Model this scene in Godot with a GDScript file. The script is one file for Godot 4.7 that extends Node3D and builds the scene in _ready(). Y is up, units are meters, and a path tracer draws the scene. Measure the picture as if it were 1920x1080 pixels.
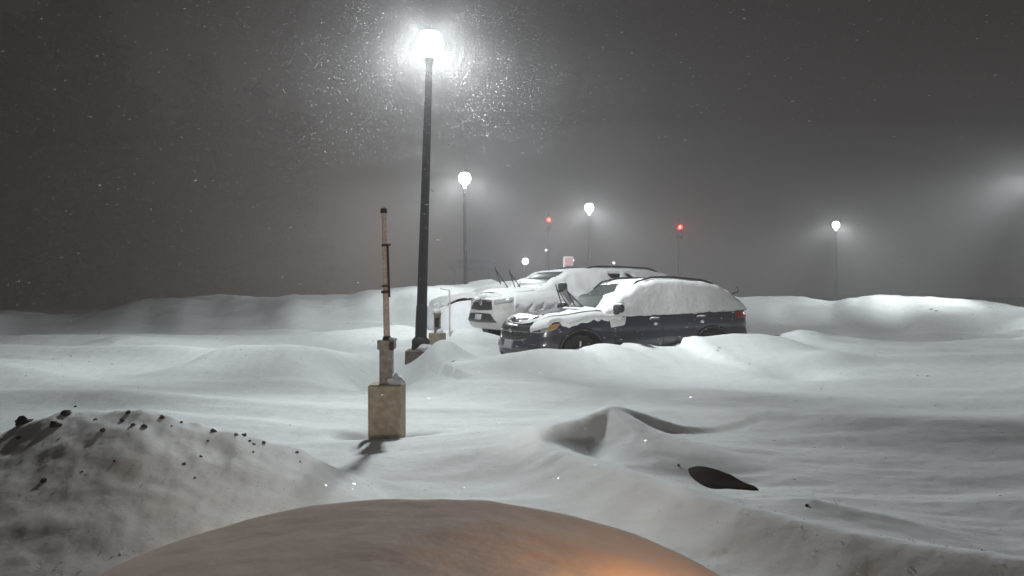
extends Node3D
# A car park in a blizzard at night: drifts, a gate post, lamp posts, half buried cars. y up, metres, camera looks along -z.

const CAM_Y := 1.40
const F := 1484.0            # focal length of the photograph in its own pixels (1920 wide)
const HORIZON := 545.0

var rng := RandomNumberGenerator.new()
var nz := FastNoiseLite.new()      # smooth noise for the drifts
var nf := FastNoiseLite.new()      # finer noise
var taken := {}
var M := {}

func _ready() -> void:
	rng.seed = 77
	setup_view()
	setup_noise()
	setup_materials()
	build_snow_field()
	build_lamps()
	build_cars()
	build_gate()
	build_foreground()
	build_far_things()
	build_woods()
	build_flakes()
	var bank := FogVolume.new()
	bank.name = "snow_haze"
	bank.shape = RenderingServer.FOG_VOLUME_SHAPE_ELLIPSOID
	bank.size = Vector3(56, 40, 46)
	bank.position = Vector3(-30, 6, -40)
	var bm := FogMaterial.new()
	bm.albedo = Color(0.95, 0.81, 0.74)
	bm.density = 0.03
	bank.material = bm
	add_child(bank)
	var veil := FogVolume.new()
	veil.name = "snow_veil"
	veil.shape = RenderingServer.FOG_VOLUME_SHAPE_ELLIPSOID
	veil.size = Vector3(120, 16, 56)
	veil.position = Vector3(8, 1.5, -47)
	var vm := FogMaterial.new()
	vm.albedo = Color(0.95, 0.95, 0.95)
	vm.density = 0.0085
	veil.material = vm
	add_child(veil)
	tag(veil, "low veil of drifting snow over the far car park behind the cars", "blowing snow", "", "stuff")
	tag(bank, "bank of driving snow in front of the woods at left", "blowing snow", "", "stuff")

# ------------------------------------------------------------------ view, sky, air

func setup_view() -> void:
	var cam := Camera3D.new()
	cam.name = "camera"
	cam.fov = rad_to_deg(2.0 * atan(540.0 / F))
	cam.position = Vector3(0, CAM_Y, 0)
	cam.rotation.x = atan((HORIZON - 540.0) / F)
	cam.near = 0.05
	cam.far = 600.0
	cam.current = true
	add_child(cam)
	var e := Environment.new()
	e.background_mode = Environment.BG_SKY
	var sm := ProceduralSkyMaterial.new()
	sm.sky_top_color = Color(0.14, 0.122, 0.112)
	sm.sky_horizon_color = Color(0.30, 0.285, 0.28)
	sm.sky_curve = 0.12
	sm.ground_horizon_color = Color(0.30, 0.285, 0.28)
	sm.ground_bottom_color = Color(0.2, 0.19, 0.19)
	var sky := Sky.new()
	sky.sky_material = sm
	e.sky = sky
	e.background_energy_multiplier = 1.0
	e.tonemap_mode = Environment.TONE_MAPPER_LINEAR
	e.tonemap_exposure = 1.0
	e.fog_enabled = true
	e.fog_density = 0.0058
	e.fog_light_color = Color(0.94, 0.94, 0.95)
	e.volumetric_fog_enabled = true
	e.volumetric_fog_density = 0.0
	e.sdfgi_enabled = true
	e.ssao_enabled = true
	e.ssil_enabled = true
	var we := WorldEnvironment.new()
	we.name = "world_environment"
	we.environment = e
	add_child(we)

func at(px: float, py: float, depth: float) -> Vector3:
	return Vector3((px - 960.0) / F * depth, CAM_Y + (HORIZON - py) / F * depth, -depth)

func setup_noise() -> void:
	nz.seed = 5
	nz.noise_type = FastNoiseLite.TYPE_SIMPLEX_SMOOTH
	nz.frequency = 1.0
	nz.fractal_type = FastNoiseLite.FRACTAL_FBM
	nz.fractal_octaves = 2
	nf.seed = 11
	nf.noise_type = FastNoiseLite.TYPE_SIMPLEX_SMOOTH
	nf.frequency = 1.0
	nf.fractal_type = FastNoiseLite.FRACTAL_FBM
	nf.fractal_octaves = 3

# ------------------------------------------------------------------ materials

func lin(r: float, g: float, b: float) -> Color:
	return Color(r, g, b).linear_to_srgb()

func noise_tex(freq: float, seed_: int, octaves: int, lo: Color, hi: Color, size := 512) -> NoiseTexture2D:
	var n := FastNoiseLite.new()
	n.seed = seed_
	n.noise_type = FastNoiseLite.TYPE_SIMPLEX_SMOOTH
	n.frequency = freq
	n.fractal_type = FastNoiseLite.FRACTAL_FBM
	n.fractal_octaves = octaves
	var g := Gradient.new()
	g.set_color(0, lo)
	g.set_color(1, hi)
	var t := NoiseTexture2D.new()
	t.width = size
	t.height = size
	t.seamless = true
	t.noise = n
	t.color_ramp = g
	return t

func mat(called: String, c: Color, rough := 0.7, metal := 0.0) -> StandardMaterial3D:
	var m := StandardMaterial3D.new()
	m.resource_name = called
	m.albedo_color = c
	m.roughness = rough
	m.metallic = metal
	M[called] = m
	return m

func grain(m: StandardMaterial3D, t: Texture2D, scale: float, world := false, height: Texture2D = null, h := 0.5) -> void:
	m.albedo_texture = t
	m.uv1_triplanar = true
	m.uv1_world_triplanar = world
	m.uv1_scale = Vector3.ONE * scale
	if height:
		m.heightmap_enabled = true
		m.heightmap_texture = height
		m.heightmap_scale = h

func glow(called: String, c: Color, energy: float) -> StandardMaterial3D:
	var m := mat(called, Color(0.9, 0.9, 0.9), 0.4)
	m.emission_enabled = true
	m.emission = c
	m.emission_energy_multiplier = energy
	return m

func setup_materials() -> void:
	var bump := noise_tex(0.012, 3, 5, Color.BLACK, Color.WHITE)
	var snow := mat("snow", lin(0.79, 0.82, 0.83), 0.8)
	grain(snow, noise_tex(0.010, 8, 5, Color(0.955, 0.955, 0.96), Color(1, 1, 1)), 0.8, true, bump, 0.6)
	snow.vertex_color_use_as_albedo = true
	var cs := mat("car_snow", lin(0.80, 0.81, 0.82), 0.8)
	grain(cs, noise_tex(0.010, 9, 4, Color(0.95, 0.95, 0.96), Color(1, 1, 1)), 1.2, false, bump, 0.5)
	var con := mat("concrete", lin(0.52, 0.45, 0.34), 0.9)
	grain(con, noise_tex(0.011, 12, 6, Color(0.80, 0.78, 0.75), Color(1.0, 1.0, 1.0)), 1.7, false, bump, 0.6)
	var bcon := mat("brown_concrete", lin(0.30, 0.24, 0.20), 0.9)
	grain(bcon, noise_tex(0.011, 13, 6, Color(0.78, 0.76, 0.74), Color(1.0, 1.0, 1.0)), 1.7, false, bump, 0.6)
	var rust := mat("rusty_steel", lin(0.80, 0.74, 0.68), 0.6)
	grain(rust, noise_tex(0.02, 21, 5, Color(0.84, 0.70, 0.62), Color(1.0, 1.0, 1.0)), 3.0, false, bump, 0.1)
	var brown := mat("brown_rust", lin(0.11, 0.06, 0.045), 0.7)
	grain(brown, noise_tex(0.02, 22, 5, Color(0.6, 0.55, 0.5), Color(1.0, 1.0, 1.0)), 3.0, false)
	var pole := mat("dark_bronze_paint", lin(0.055, 0.052, 0.055), 0.55)
	grain(pole, noise_tex(0.006, 24, 5, Color(0.7, 0.7, 0.72), Color(1.0, 1.0, 1.0)), 1.0, false, bump, 0.08)
	mat("haze_grey_paint", lin(0.09, 0.09, 0.095), 0.6)  # grey set to blend far poles and canopy into the haze
	var cab := mat("grey_cabinet_paint", lin(0.42, 0.38, 0.35), 0.55)
	grain(cab, noise_tex(0.01, 25, 5, Color(0.72, 0.66, 0.6), Color(1.0, 1.0, 1.0)), 2.0, false, bump, 0.1)
	glow("lamp_glass", Color(1.0, 0.995, 0.98), 9.0)
	glow("violet_glass", Color(0.9, 0.88, 1.0), 7.0)
	glow("red_lens", Color(1.0, 0.12, 0.08), 9.0)
	glow("amber_lens", Color(1.0, 0.45, 0.12), 4.0)
	glow("added_fill_lens", Color(1.0, 0.98, 0.95), 4.0)  # glowing lens of the added fill lamps
	glow("small_glass", Color(0.95, 0.97, 1.0), 4.0)
	var blue := mat("blue_car_paint", lin(0.045, 0.047, 0.070), 0.32, 0.05)
	blue.clearcoat_enabled = true
	blue.clearcoat = 0.6
	blue.clearcoat_roughness = 0.12
	grain(blue, noise_tex(0.008, 30, 5, Color(0.86, 0.86, 0.88), Color(1.0, 1.0, 1.0)), 0.9, false)
	var white := mat("white_car_paint", lin(0.52, 0.515, 0.505), 0.4)
	white.clearcoat_enabled = true
	white.clearcoat = 0.5
	grain(white, noise_tex(0.008, 31, 5, Color(0.93, 0.92, 0.9), Color(1.0, 1.0, 1.0)), 0.9, false)
	mat("black_plastic", lin(0.022, 0.022, 0.024), 0.55)
	mat("grille_black", lin(0.03, 0.03, 0.033), 0.4)
	mat("chrome", lin(0.55, 0.55, 0.57), 0.22, 0.9)
	var glass := mat("dark_glass", lin(0.020, 0.025, 0.026), 0.10)
	glass.metallic_specular = 0.7
	mat("frosted_glass", lin(0.065, 0.075, 0.075), 0.25)
	mat("headlamp_glass", lin(0.32, 0.32, 0.34), 0.15)
	mat("amber_reflector", lin(0.45, 0.23, 0.08), 0.35)
	mat("red_lamp", lin(0.30, 0.025, 0.02), 0.25)
	var plate := mat("plate_white", lin(0.5, 0.5, 0.52), 0.5)
	grain(plate, noise_tex(0.03, 33, 3, Color(0.8, 0.8, 0.84), Color(1, 1, 1), 128), 6.0)
	var tyre := mat("tyre_rubber", lin(0.03, 0.028, 0.027), 0.85)
	grain(tyre, noise_tex(0.03, 34, 4, Color(0.7, 0.68, 0.66), Color(1, 1, 1), 256), 3.0)
	mat("alloy", lin(0.36, 0.34, 0.33), 0.35, 0.7)
	var dirt := mat("dirty_ice", lin(0.20, 0.165, 0.14), 0.9)
	grain(dirt, noise_tex(0.03, 36, 5, Color(0.45, 0.42, 0.4), Color(1, 1, 1), 256), 6.0, false, bump, 0.3)
	var asp := mat("asphalt", lin(0.014, 0.014, 0.014), 0.95)
	asp.metallic_specular = 0.08
	grain(asp, noise_tex(0.06, 37, 4, Color(0.6, 0.6, 0.6), Color(1, 1, 1)), 2.0, true, noise_tex(0.08, 38, 3, Color.BLACK, Color.WHITE), 0.3)
	var bon := mat("dusted_tan_paint", lin(0.76, 0.64, 0.57), 0.95)
	bon.metallic_specular = 0.05
	bon.roughness = 0.9
	grain(bon, noise_tex(0.009, 39, 5, Color(0.95, 0.945, 0.94), Color(1, 1, 1)), 1.1, false, bump, 0.35)
	var bark := mat("bark", lin(0.045, 0.030, 0.022), 0.95)
	grain(bark, noise_tex(0.02, 40, 5, Color(0.5, 0.5, 0.5), Color(1, 1, 1), 256), 1.0)
	mat("twigs", lin(0.060, 0.041, 0.030), 0.9)
	mat("sign_pink", lin(0.55, 0.33, 0.33), 0.6)
	mat("sign_white", lin(0.7, 0.62, 0.62), 0.6)
	var fl := mat("flake", lin(0.85, 0.87, 0.9), 0.6)
	fl.backlight_enabled = true
	fl.backlight = Color(0.8, 0.8, 0.8)
	mat("ice", lin(0.8, 0.82, 0.84), 0.2)

# ------------------------------------------------------------------ naming

func numbered(called: String) -> String:
	if not taken.has(called):
		taken[called] = 0
		return called
	taken[called] += 1
	return "%s_%03d" % [called, taken[called]]

func tag(o: Node3D, label: String, category: String, group := "", kind := "") -> void:
	if label: o.set_meta("label", label)
	if category: o.set_meta("category", category)
	if group: o.set_meta("group", group)
	if kind: o.set_meta("kind", kind)

func thing(called: String, label: String, category: String, where: Vector3, turn := 0.0, group := "") -> Node3D:
	var o := Node3D.new()
	o.name = numbered(called)
	o.position = where
	o.rotation.y = turn
	add_child(o)
	tag(o, label, category, group)
	return o

func part(called: String, mesh: Mesh, m: StandardMaterial3D, parent: Node3D) -> MeshInstance3D:
	var o := MeshInstance3D.new()
	o.mesh = mesh
	o.material_override = m
	if parent == self:
		o.name = numbered(called)
		add_child(o)
		return o
	var n := called
	var k := 0
	while parent.has_node(NodePath(n)):
		k += 1
		n = "%s_%03d" % [called, k]
	o.name = n
	parent.add_child(o)
	return o

# ------------------------------------------------------------------ mesh helpers: a soup of vertices and indices

class Soup:
	var v := PackedVector3Array()
	var i := PackedInt32Array()
	var colors := PackedColorArray()
	func tri(a: int, b: int, c: int) -> void:
		i.append(a); i.append(b); i.append(c)
	func quad(a: int, b: int, c: int, d: int) -> void:
		tri(a, b, c); tri(a, c, d)
	# a face whose front looks away from «centre», with vertices of its own
	func face(pts: Array, centre: Vector3) -> void:
		var n: Vector3 = (pts[2] - pts[0]).cross(pts[1] - pts[0])
		var mid := Vector3.ZERO
		for p in pts: mid += p
		mid /= pts.size()
		if n.dot(mid - centre) < 0.0:
			pts.reverse()
		var b := v.size()
		for p in pts: v.append(p)
		for k in range(1, pts.size() - 1): tri(b, b + k, b + k + 1)
	# rows of points as one smooth sheet; out = a point that the sheet's front looks away from
	func sheet(rows: Array, wrap := false, inside = null) -> void:
		var b := v.size()
		var w: int = rows[0].size()
		for r in rows: v.append_array(r)
		var first := i.size()
		for r in rows.size() - 1:
			for c in (w if wrap else w - 1):
				var c2 := (c + 1) % w
				quad(b + r * w + c, b + r * w + c2, b + (r + 1) * w + c2, b + (r + 1) * w + c)
		var score := 0.0
		for t in range(first, i.size(), 3):
			var p := v[i[t]]
			var n := (v[i[t + 2]] - p).cross(v[i[t + 1]] - p)
			score += n.y if inside == null else n.dot(p - inside)
		if score < 0.0:
			for t in range(first, i.size(), 3):
				var s := i[t + 1]
				i[t + 1] = i[t + 2]
				i[t + 2] = s
	func mesh() -> ArrayMesh:
		var n := PackedVector3Array()
		n.resize(v.size())
		for t in range(0, i.size(), 3):
			var a := i[t]
			var b := i[t + 1]
			var c := i[t + 2]
			var q := (v[c] - v[a]).cross(v[b] - v[a])
			n[a] += q; n[b] += q; n[c] += q
		for k in n.size():
			n[k] = n[k].normalized() if n[k].length_squared() > 1e-20 else Vector3.UP
		var arr := []
		arr.resize(Mesh.ARRAY_MAX)
		arr[Mesh.ARRAY_VERTEX] = v
		arr[Mesh.ARRAY_NORMAL] = n
		arr[Mesh.ARRAY_INDEX] = i
		if colors.size(): arr[Mesh.ARRAY_COLOR] = colors
		var m := ArrayMesh.new()
		m.add_surface_from_arrays(Mesh.PRIMITIVE_TRIANGLES, arr)
		return m

# a swept tube with a radius at each point, closed by flat ends
func tube(s: Soup, pts: Array, radii: Array, seg := 12, cap := true, squash := 1.0) -> void:
	var rows := []
	var side := Vector3.RIGHT
	for k in pts.size():
		var t: Vector3 = (pts[min(k + 1, pts.size() - 1)] - pts[max(k - 1, 0)]).normalized()
		if t.length() < 0.5: t = (pts[-1] - pts[0]).normalized()
		if abs(t.dot(side)) > 0.9: side = Vector3.BACK
		var a := (side - t * t.dot(side)).normalized()
		var b := t.cross(a)
		var row := PackedVector3Array()
		for q in seg:
			var w := TAU * q / seg
			row.append(pts[k] + (a * cos(w) + b * sin(w) * squash) * radii[k])
		rows.append(row)
	# orientation: judge by the middle of each ring
	var b0 := s.v.size()
	var f0 := s.i.size()
	s.sheet(rows, true, null)
	var score := 0.0
	for t in range(f0, s.i.size(), 3):
		var ring := (s.i[t] - b0) / seg
		var p := s.v[s.i[t]]
		score += (s.v[s.i[t + 2]] - p).cross(s.v[s.i[t + 1]] - p).dot(p - pts[ring])
	if score < 0.0:
		for t in range(f0, s.i.size(), 3):
			var h := s.i[t + 1]
			s.i[t + 1] = s.i[t + 2]
			s.i[t + 2] = h
	if cap:
		s.face(Array(rows[0]), pts[1] if pts[1] != pts[0] else pts[-1])
		s.face(Array(rows[-1]), pts[-2] if pts[-2] != pts[-1] else pts[0])

func tube_mesh(pts: Array, radii: Array, seg := 12, cap := true, squash := 1.0) -> ArrayMesh:
	var s := Soup.new()
	tube(s, pts, radii, seg, cap, squash)
	return s.mesh()

# a box with chamfered edges
func box(s: Soup, c: Vector3, size: Vector3, b := 0.006, turn := Basis()) -> void:
	var h := size / 2.0
	var p := func(sx: int, sy: int, sz: int, on: int) -> Vector3:
		var q := Vector3(sx * (h.x - (0.0 if on == 0 else b)), sy * (h.y - (0.0 if on == 1 else b)), sz * (h.z - (0.0 if on == 2 else b)))
		return c + turn * q
	var sg := [-1, 1]
	for a in sg:
		s.face([p.call(a, -1, -1, 0), p.call(a, 1, -1, 0), p.call(a, 1, 1, 0), p.call(a, -1, 1, 0)], c)
		s.face([p.call(-1, a, -1, 1), p.call(1, a, -1, 1), p.call(1, a, 1, 1), p.call(-1, a, 1, 1)], c)
		s.face([p.call(-1, -1, a, 2), p.call(1, -1, a, 2), p.call(1, 1, a, 2), p.call(-1, 1, a, 2)], c)
	for a in sg:
		for d in sg:
			s.face([p.call(a, d, -1, 0), p.call(a, d, 1, 0), p.call(a, d, 1, 1), p.call(a, d, -1, 1)], c)
			s.face([p.call(a, -1, d, 0), p.call(a, 1, d, 0), p.call(a, 1, d, 2), p.call(a, -1, d, 2)], c)
			s.face([p.call(-1, a, d, 1), p.call(1, a, d, 1), p.call(1, a, d, 2), p.call(-1, a, d, 2)], c)
			for g in sg:
				s.face([p.call(a, d, g, 0), p.call(a, d, g, 1), p.call(a, d, g, 2)], c)

func box_mesh(c: Vector3, size: Vector3, b := 0.006, turn := Basis()) -> ArrayMesh:
	var s := Soup.new()
	box(s, c, size, b, turn)
	return s.mesh()

# a lumpy closed blob
func blob_mesh(r: Vector3, seed_: int, rough := 0.3, seg := 14, rings := 9, flat_bottom := false) -> ArrayMesh:
	var s := Soup.new()
	var rows := []
	for k in rings + 1:
		var row := PackedVector3Array()
		var th := PI * k / rings
		for q in seg:
			var w := TAU * q / seg
			var d := Vector3(sin(th) * cos(w), cos(th), sin(th) * sin(w))
			var n := 1.0 + rough * nf.get_noise_3dv(d * 1.3 + Vector3(seed_ * 7.1, 0, 0)) * 1.6
			var p := d * r * n
			if flat_bottom: p.y = maxf(p.y, -0.2 * r.y)
			row.append(p)
		rows.append(row)
	s.sheet(rows, true, Vector3.ZERO)
	return s.mesh()

func tab(t: Array, x: float) -> float:
	if x <= t[0][0]: return t[0][1]
	for k in t.size() - 1:
		if x <= t[k + 1][0]:
			var f: float = (x - t[k][0]) / (t[k + 1][0] - t[k][0])
			return lerpf(t[k][1], t[k + 1][1], f * f * (3.0 - 2.0 * f))
	return t[-1][1]

func tabl(t: Array, x: float) -> float:
	if x <= t[0][0]: return t[0][1]
	for k in t.size() - 1:
		if x <= t[k + 1][0]:
			return lerpf(t[k][1], t[k + 1][1], (x - t[k][0]) / (t[k + 1][0] - t[k][0]))
	return t[-1][1]

# ------------------------------------------------------------------ the snow field

const BLUE_AT := Vector3(-0.07, 0.06, -13.1)
const BLUE_TURN := 0.436
# crest lines of drifts: x, z, height; then the widths of the side that faces the camera and of the far side
var ridges := [
	{"p": [[0.10, -5.2, 0.0], [0.19, -5.75, 0.15], [0.32, -6.1, 0.25], [0.54, -6.25, 0.28], [0.80, -6.42, 0.37], [0.97, -5.95, 0.23], [1.2, -5.4, 0.04]], "near": 0.31, "far": 1.0},
	{"p": [[0.20, -5.75, 0.06], [0.34, -5.3, 0.18], [0.74, -4.6, 0.185], [1.2, -4.1, 0.175], [1.6, -3.7, 0.17], [2.2, -3.3, 0.17], [3.2, -2.7, 0.1]], "near": 0.22, "far": 0.40},
	{"p": [[1.42, -4.05, 0.0], [1.62, -4.25, 0.13], [1.95, -4.2, 0.10], [2.5, -4.0, 0.0]], "near": 0.28, "far": 0.35},
	{"p": [[-5.6, -4.0, 0.30], [-3.6, -4.4, 0.40], [-2.87, -4.45, 0.50], [-2.5, -4.45, 0.62], [-2.1, -4.5, 0.60], [-1.6, -4.6, 0.46], [-1.25, -4.7, 0.33], [-1.0, -4.8, 0.16], [-0.75, -4.9, 0.0]], "near": 1.65, "far": 0.75},
	{"p": [[-5.0, -12.2, 0.05], [-4.6, -12.0, 0.26], [-3.4, -12.0, 0.30], [-2.5, -12.6, 0.18], [-1.6, -13.4, 0.2], [-1.2, -14.0, 0.05]], "near": 0.9, "far": 1.6},
	{"p": [[-6.0, -9.6, 0.0], [-4.6, -9.2, 0.14], [-3.2, -8.7, 0.12], [-1.6, -8.5, 0.05]], "near": 0.35, "far": 1.3},
	{"p": [[-4.8, -7.2, 0.03], [-3.6, -7.2, 0.13], [-2.8, -7.0, 0.10], [-2.0, -7.0, 0.0]], "near": 0.4, "far": 0.9},
	{"p": [[-9.0, -14.5, 0.1], [-7.5, -15.0, 0.25], [-5.5, -15.4, 0.1], [-4, -16, 0.2], [-2.4, -17.0, 0.3], [-1.6, -18.0, 0.1]], "near": 0.6, "far": 1.8},
	{"p": [[7.2, -16.3, 0.0], [8.6, -16.2, 0.25], [10.5, -15.6, 0.32], [13.0, -15.0, 0.2]], "near": 0.7, "far": 2.0},
	{"p": [[4.2, -14.6, 0.0], [5.2, -14.4, 0.16], [7.0, -13.6, 0.14], [9.0, -13.2, 0.05]], "near": 0.8, "far": 1.6},
	{"p": [[0.4, -8.3, 0.0], [1.4, -8.0, 0.10], [3.0, -7.4, 0.13], [5.0, -7.0, 0.10], [7.0, -6.8, 0.1]], "near": 0.6, "far": 1.6},
	{"p": [[-1.0, -9.8, 0.02], [-0.5, -10.0, 0.14], [0.4, -9.7, 0.12], [1.2, -9.2, 0.0]], "near": 0.7, "far": 1.0},
]
var bumps := [ # x, z, rx, rz, height
	[-0.95, -15.5, 1.0, 0.9, 0.36], [0.50, -5.85, 0.24, 0.14, -0.025],
	[-1.12, -12.5, 0.40, 0.6, 0.36], [-2.0, -12.1, 0.65, 1.2, -0.40],
	[0.35, -12.1, 0.8, 0.6, 0.12], [-1.13, -7.15, 0.55, 0.42, -0.06], [-1.42, -7.12, 0.2, 0.13, -0.09], [-0.87, -7.1, 0.2, 0.13, -0.10],
	[-1.26, -6.35, 0.05, 0.24, -0.05],
	[1.42, -5.3, 0.4, 0.3, -0.04], [3.1, -5.4, 0.7, 0.3, -0.05], [2.5, -9.6, 1.8, 0.6, 0.06], [4.6, -9.0, 2.0, 0.7, -0.07],
	[4.1, -11.4, 0.5, 0.45, -0.14], [5.0, -12.4, 0.6, 0.3, 0.12],
]
var bank_h := [[-400, 0.55], [0, 0.78], [130, 0.62], [300, 1.12], [430, 1.24], [480, 1.16], [560, 1.22], [640, 1.22], [700, 1.42], [790, 1.5], [850, 1.6], [915, 1.78], [960, 1.55], [1040, 1.3], [1400, 1.18], [1480, 1.20], [1555, 1.05], [1600, 1.16], [1640, 1.23], [1720, 1.22], [1800, 1.12], [1920, 0.92], [2300, 0.7]]
# how high the snow lies against the near side of the blue car, along its length
var hug := [[-1.2, 0.10], [-0.4, 0.16], [0.2, 0.20], [0.62, 0.24], [0.86, 0.36], [1.1, 0.42], [1.6, 0.36], [2.4, 0.22], [2.62, 0.20], [2.78, 0.36], [3.1, 0.33], [3.55, 0.34], [4.05, 0.31], [4.4, 0.26], [4.75, 0.10], [5.3, 0.16], [5.9, 0.06], [6.6, 0.0]]

func snow_h(x: float, z: float) -> float:
	var d := -z
	var r := sqrt(x * x + z * z)
	var h := 0.10 + 0.05 * nz.get_noise_2d(x * 0.16, z * 0.16)
	var deep := smoothstep(10.0, 15.0, r)
	h += 0.22 * deep
	# long drifts that lie along the wind (x)
	var warp := nz.get_noise_2d(x * 0.09 + 40.0, z * 0.2) * 1.5
	var n := nz.get_noise_2d(x * 0.10, (z + warp) * 0.42 + 7.0)
	h += (0.06 * smoothstep(4.5, 8.0, r) + 0.15 * smoothstep(10.0, 17.0, r)) * n
	h += 0.018 * nf.get_noise_2d(x * 0.5, z * 1.6) * smoothstep(3.0, 6.0, r)
	h += 0.007 * nf.get_noise_2d(x * 1.6 + 30.0, z * 5.0) * smoothstep(2.5, 4.0, r) * (1.0 - smoothstep(9.0, 14.0, r))
	if r > 17.5:
		# the ploughed bank at the far edge of the car park
		var u := 960.0 + F * x / maxf(d, 1.0)
		if d < 4.0: u = -400.0 if x < 0.0 else 2300.0
		var crest := 27.5 + 2.5 * nz.get_noise_2d(u * 0.004, 3.0)
		var top := tab(bank_h, u) + 0.09 * nf.get_noise_2d(x * 0.55, z * 1.0)
		var k := smoothstep(crest - 10.0, crest, r) if r < crest else 1.0 - smoothstep(crest + 0.5, crest + 9.0, r)
		k = k * k if r < crest else k
		h = lerpf(h, maxf(top, h), k)
		if r > 36.0: h = lerpf(h, 0.35 + 0.25 * nz.get_noise_2d(x * 0.03, z * 0.03), smoothstep(36.0, 44.0, r))
	else:
		for rd in ridges:
			var p: Array = rd.p
			if x < p[0][0] - 2.6 or x > p[-1][0] + 2.6: continue
			var acc := 0.0
			var sum := 0.0
			for k in p.size() - 1:
				var ax: float = p[k][0]
				var az: float = p[k][1]
				var bx: float = p[k + 1][0] - ax
				var bz: float = p[k + 1][1] - az
				var l2 := bx * bx + bz * bz
				var t := clampf(((x - ax) * bx + (z - az) * bz) / l2, 0.0, 1.0)
				var qx := x - ax - bx * t
				var qz := z - az - bz * t
				var q := qx * qx + qz * qz
				var side := (bx * qz - bz * qx) / sqrt(l2)
				var w := pow(q + 0.0004, -2.5)
				var mix := smoothstep(-0.06, 0.06, side)
				var wd := lerpf(rd.far, rd.near, mix)
				var e := maxf(0.0, sqrt(q + 0.0025) - 0.05) / wd
				# a sharp crest: a straight slip face on one side, a long tail on the other
				var slip := pow(maxf(0.0, 1.0 - e * 0.62), 1.4)
				var tail := exp(-pow(e, 1.35))
				acc += w * lerpf(p[k][2], p[k + 1][2], t) * lerpf(tail, slip, mix)
				sum += w
			var hh := acc / sum
			h += hh
			if rd.near > 1.2 and r < 6.5:
				h += hh * 1.6 * (0.05 * nf.get_noise_2d(x * 1.7, z * 1.7) + 0.016 * nf.get_noise_2d(x * 6.0, z * 6.0))
		for b in bumps:
			var ex: float = (x - b[0]) / b[2]
			var ez: float = (z - b[1]) / b[3]
			var q2 := ex * ex + ez * ez
			if q2 < 6.0: h += b[4] * exp(-q2)
	# drift blown against the cars
	if r > 9.0 and r < 20.0:
		var c := cos(BLUE_TURN)
		var s := sin(BLUE_TURN)
		var lx := x - BLUE_AT.x
		var lz := z - BLUE_AT.z
		var along := lx * c - lz * s
		var out := lx * s + lz * c - 0.92
		if along > -1.5 and along < 7.0:
			var e := out - 0.25
			var g2 := exp(-e * e / (1.1 if e > 0.0 else 0.6))
			h += tab(hug, along) * g2
			# the wind keeps a hollow in front of the bumper and behind the tail
		if out < 0.1 and out > -2.0 and along > 0.2 and along < 4.7: h = minf(h, 0.5)
	return h

# the point of the snow that the pixel of the photograph shows
func on_snow(px: float, py: float) -> Vector3:
	var hit := 2.6
	while hit < 18.0:
		var t := at(px, py, hit)
		if t.y <= snow_h(t.x, t.z): break
		hit += 0.02
	var w := at(px, py, hit)
	w.y = snow_h(w.x, w.z)
	return w

func build_snow_field() -> void:
	var angles := PackedFloat32Array()
	var a := -44.0
	while a < 44.0:
		angles.append(deg_to_rad(a))
		a += 0.2
	while a < 316.0:
		angles.append(deg_to_rad(a))
		a += 4.5
	var radii := PackedFloat32Array([0.02])
	var r := 0.35
	while r < 170.0:
		radii.append(r)
		r *= 1.0095 if r < 9.0 else (1.0125 if r < 35.0 else 1.05)
	var rows := []
	for q in radii:
		var row := PackedVector3Array()
		for w in angles:
			var x := sin(w) * q
			var z := -cos(w) * q
			row.append(Vector3(x, snow_h(x, z), z))
		rows.append(row)
	var s := Soup.new()
	s.sheet(rows, true)
	# road dirt and the bank's shaded near face, both put into vertex colour
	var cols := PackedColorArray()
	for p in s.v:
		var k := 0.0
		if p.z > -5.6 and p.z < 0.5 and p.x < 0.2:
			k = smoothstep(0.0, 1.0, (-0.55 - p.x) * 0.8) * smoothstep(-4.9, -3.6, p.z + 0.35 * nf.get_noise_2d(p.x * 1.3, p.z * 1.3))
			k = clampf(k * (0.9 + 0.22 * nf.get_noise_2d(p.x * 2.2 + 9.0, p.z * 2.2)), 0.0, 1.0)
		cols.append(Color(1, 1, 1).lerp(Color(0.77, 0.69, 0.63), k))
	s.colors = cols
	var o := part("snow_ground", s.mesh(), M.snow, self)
	tag(o, "white wind-blown snow drifts covering the whole car park", "", "", "structure")
	# bare asphalt in a wind hollow
	var st := Soup.new()
	var rim := []
	var mid := Vector3.ZERO
	for q in [[1.21, -5.50], [1.30, -5.58], [1.40, -5.60], [1.50, -5.55], [1.57, -5.42], [1.62, -5.24], [1.60, -5.10], [1.52, -5.02], [1.42, -5.02], [1.32, -5.08], [1.25, -5.20], [1.22, -5.36]]:
		var w := Vector3(q[0], 0, q[1])
		rim.append(w)
		mid += w / 12.0
	var rings := []
	for k in 9:
		var f := k / 8.0
		var row := PackedVector3Array()
		for q in rim.size() * 3:
			var n := rim.size()
			var m: int = q / 3
			var w: Vector3 = rim[m].cubic_interpolate(rim[(m + 1) % n], rim[(m + n - 1) % n], rim[(m + 2) % n], (q % 3) / 3.0)
			var v: Vector3 = mid.lerp(w, f) + Vector3(nf.get_noise_2d(q * 0.25, 3.0), 0, nf.get_noise_2d(q * 0.25, 9.0)) * 0.006 * f
			v.y = snow_h(v.x, v.z) + [0.026, 0.026, 0.026, 0.026, 0.026, 0.026, 0.024, 0.018, -0.01][k]
			row.append(v)
		rings.append(row)
	st.sheet(rings, true)
	var patch := part("asphalt", st.mesh(), M.asphalt, self)
	tag(patch, "dark lens-shaped patch of bare asphalt showing through the snow at right", "", "", "structure")

# ------------------------------------------------------------------ lamp posts

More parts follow.
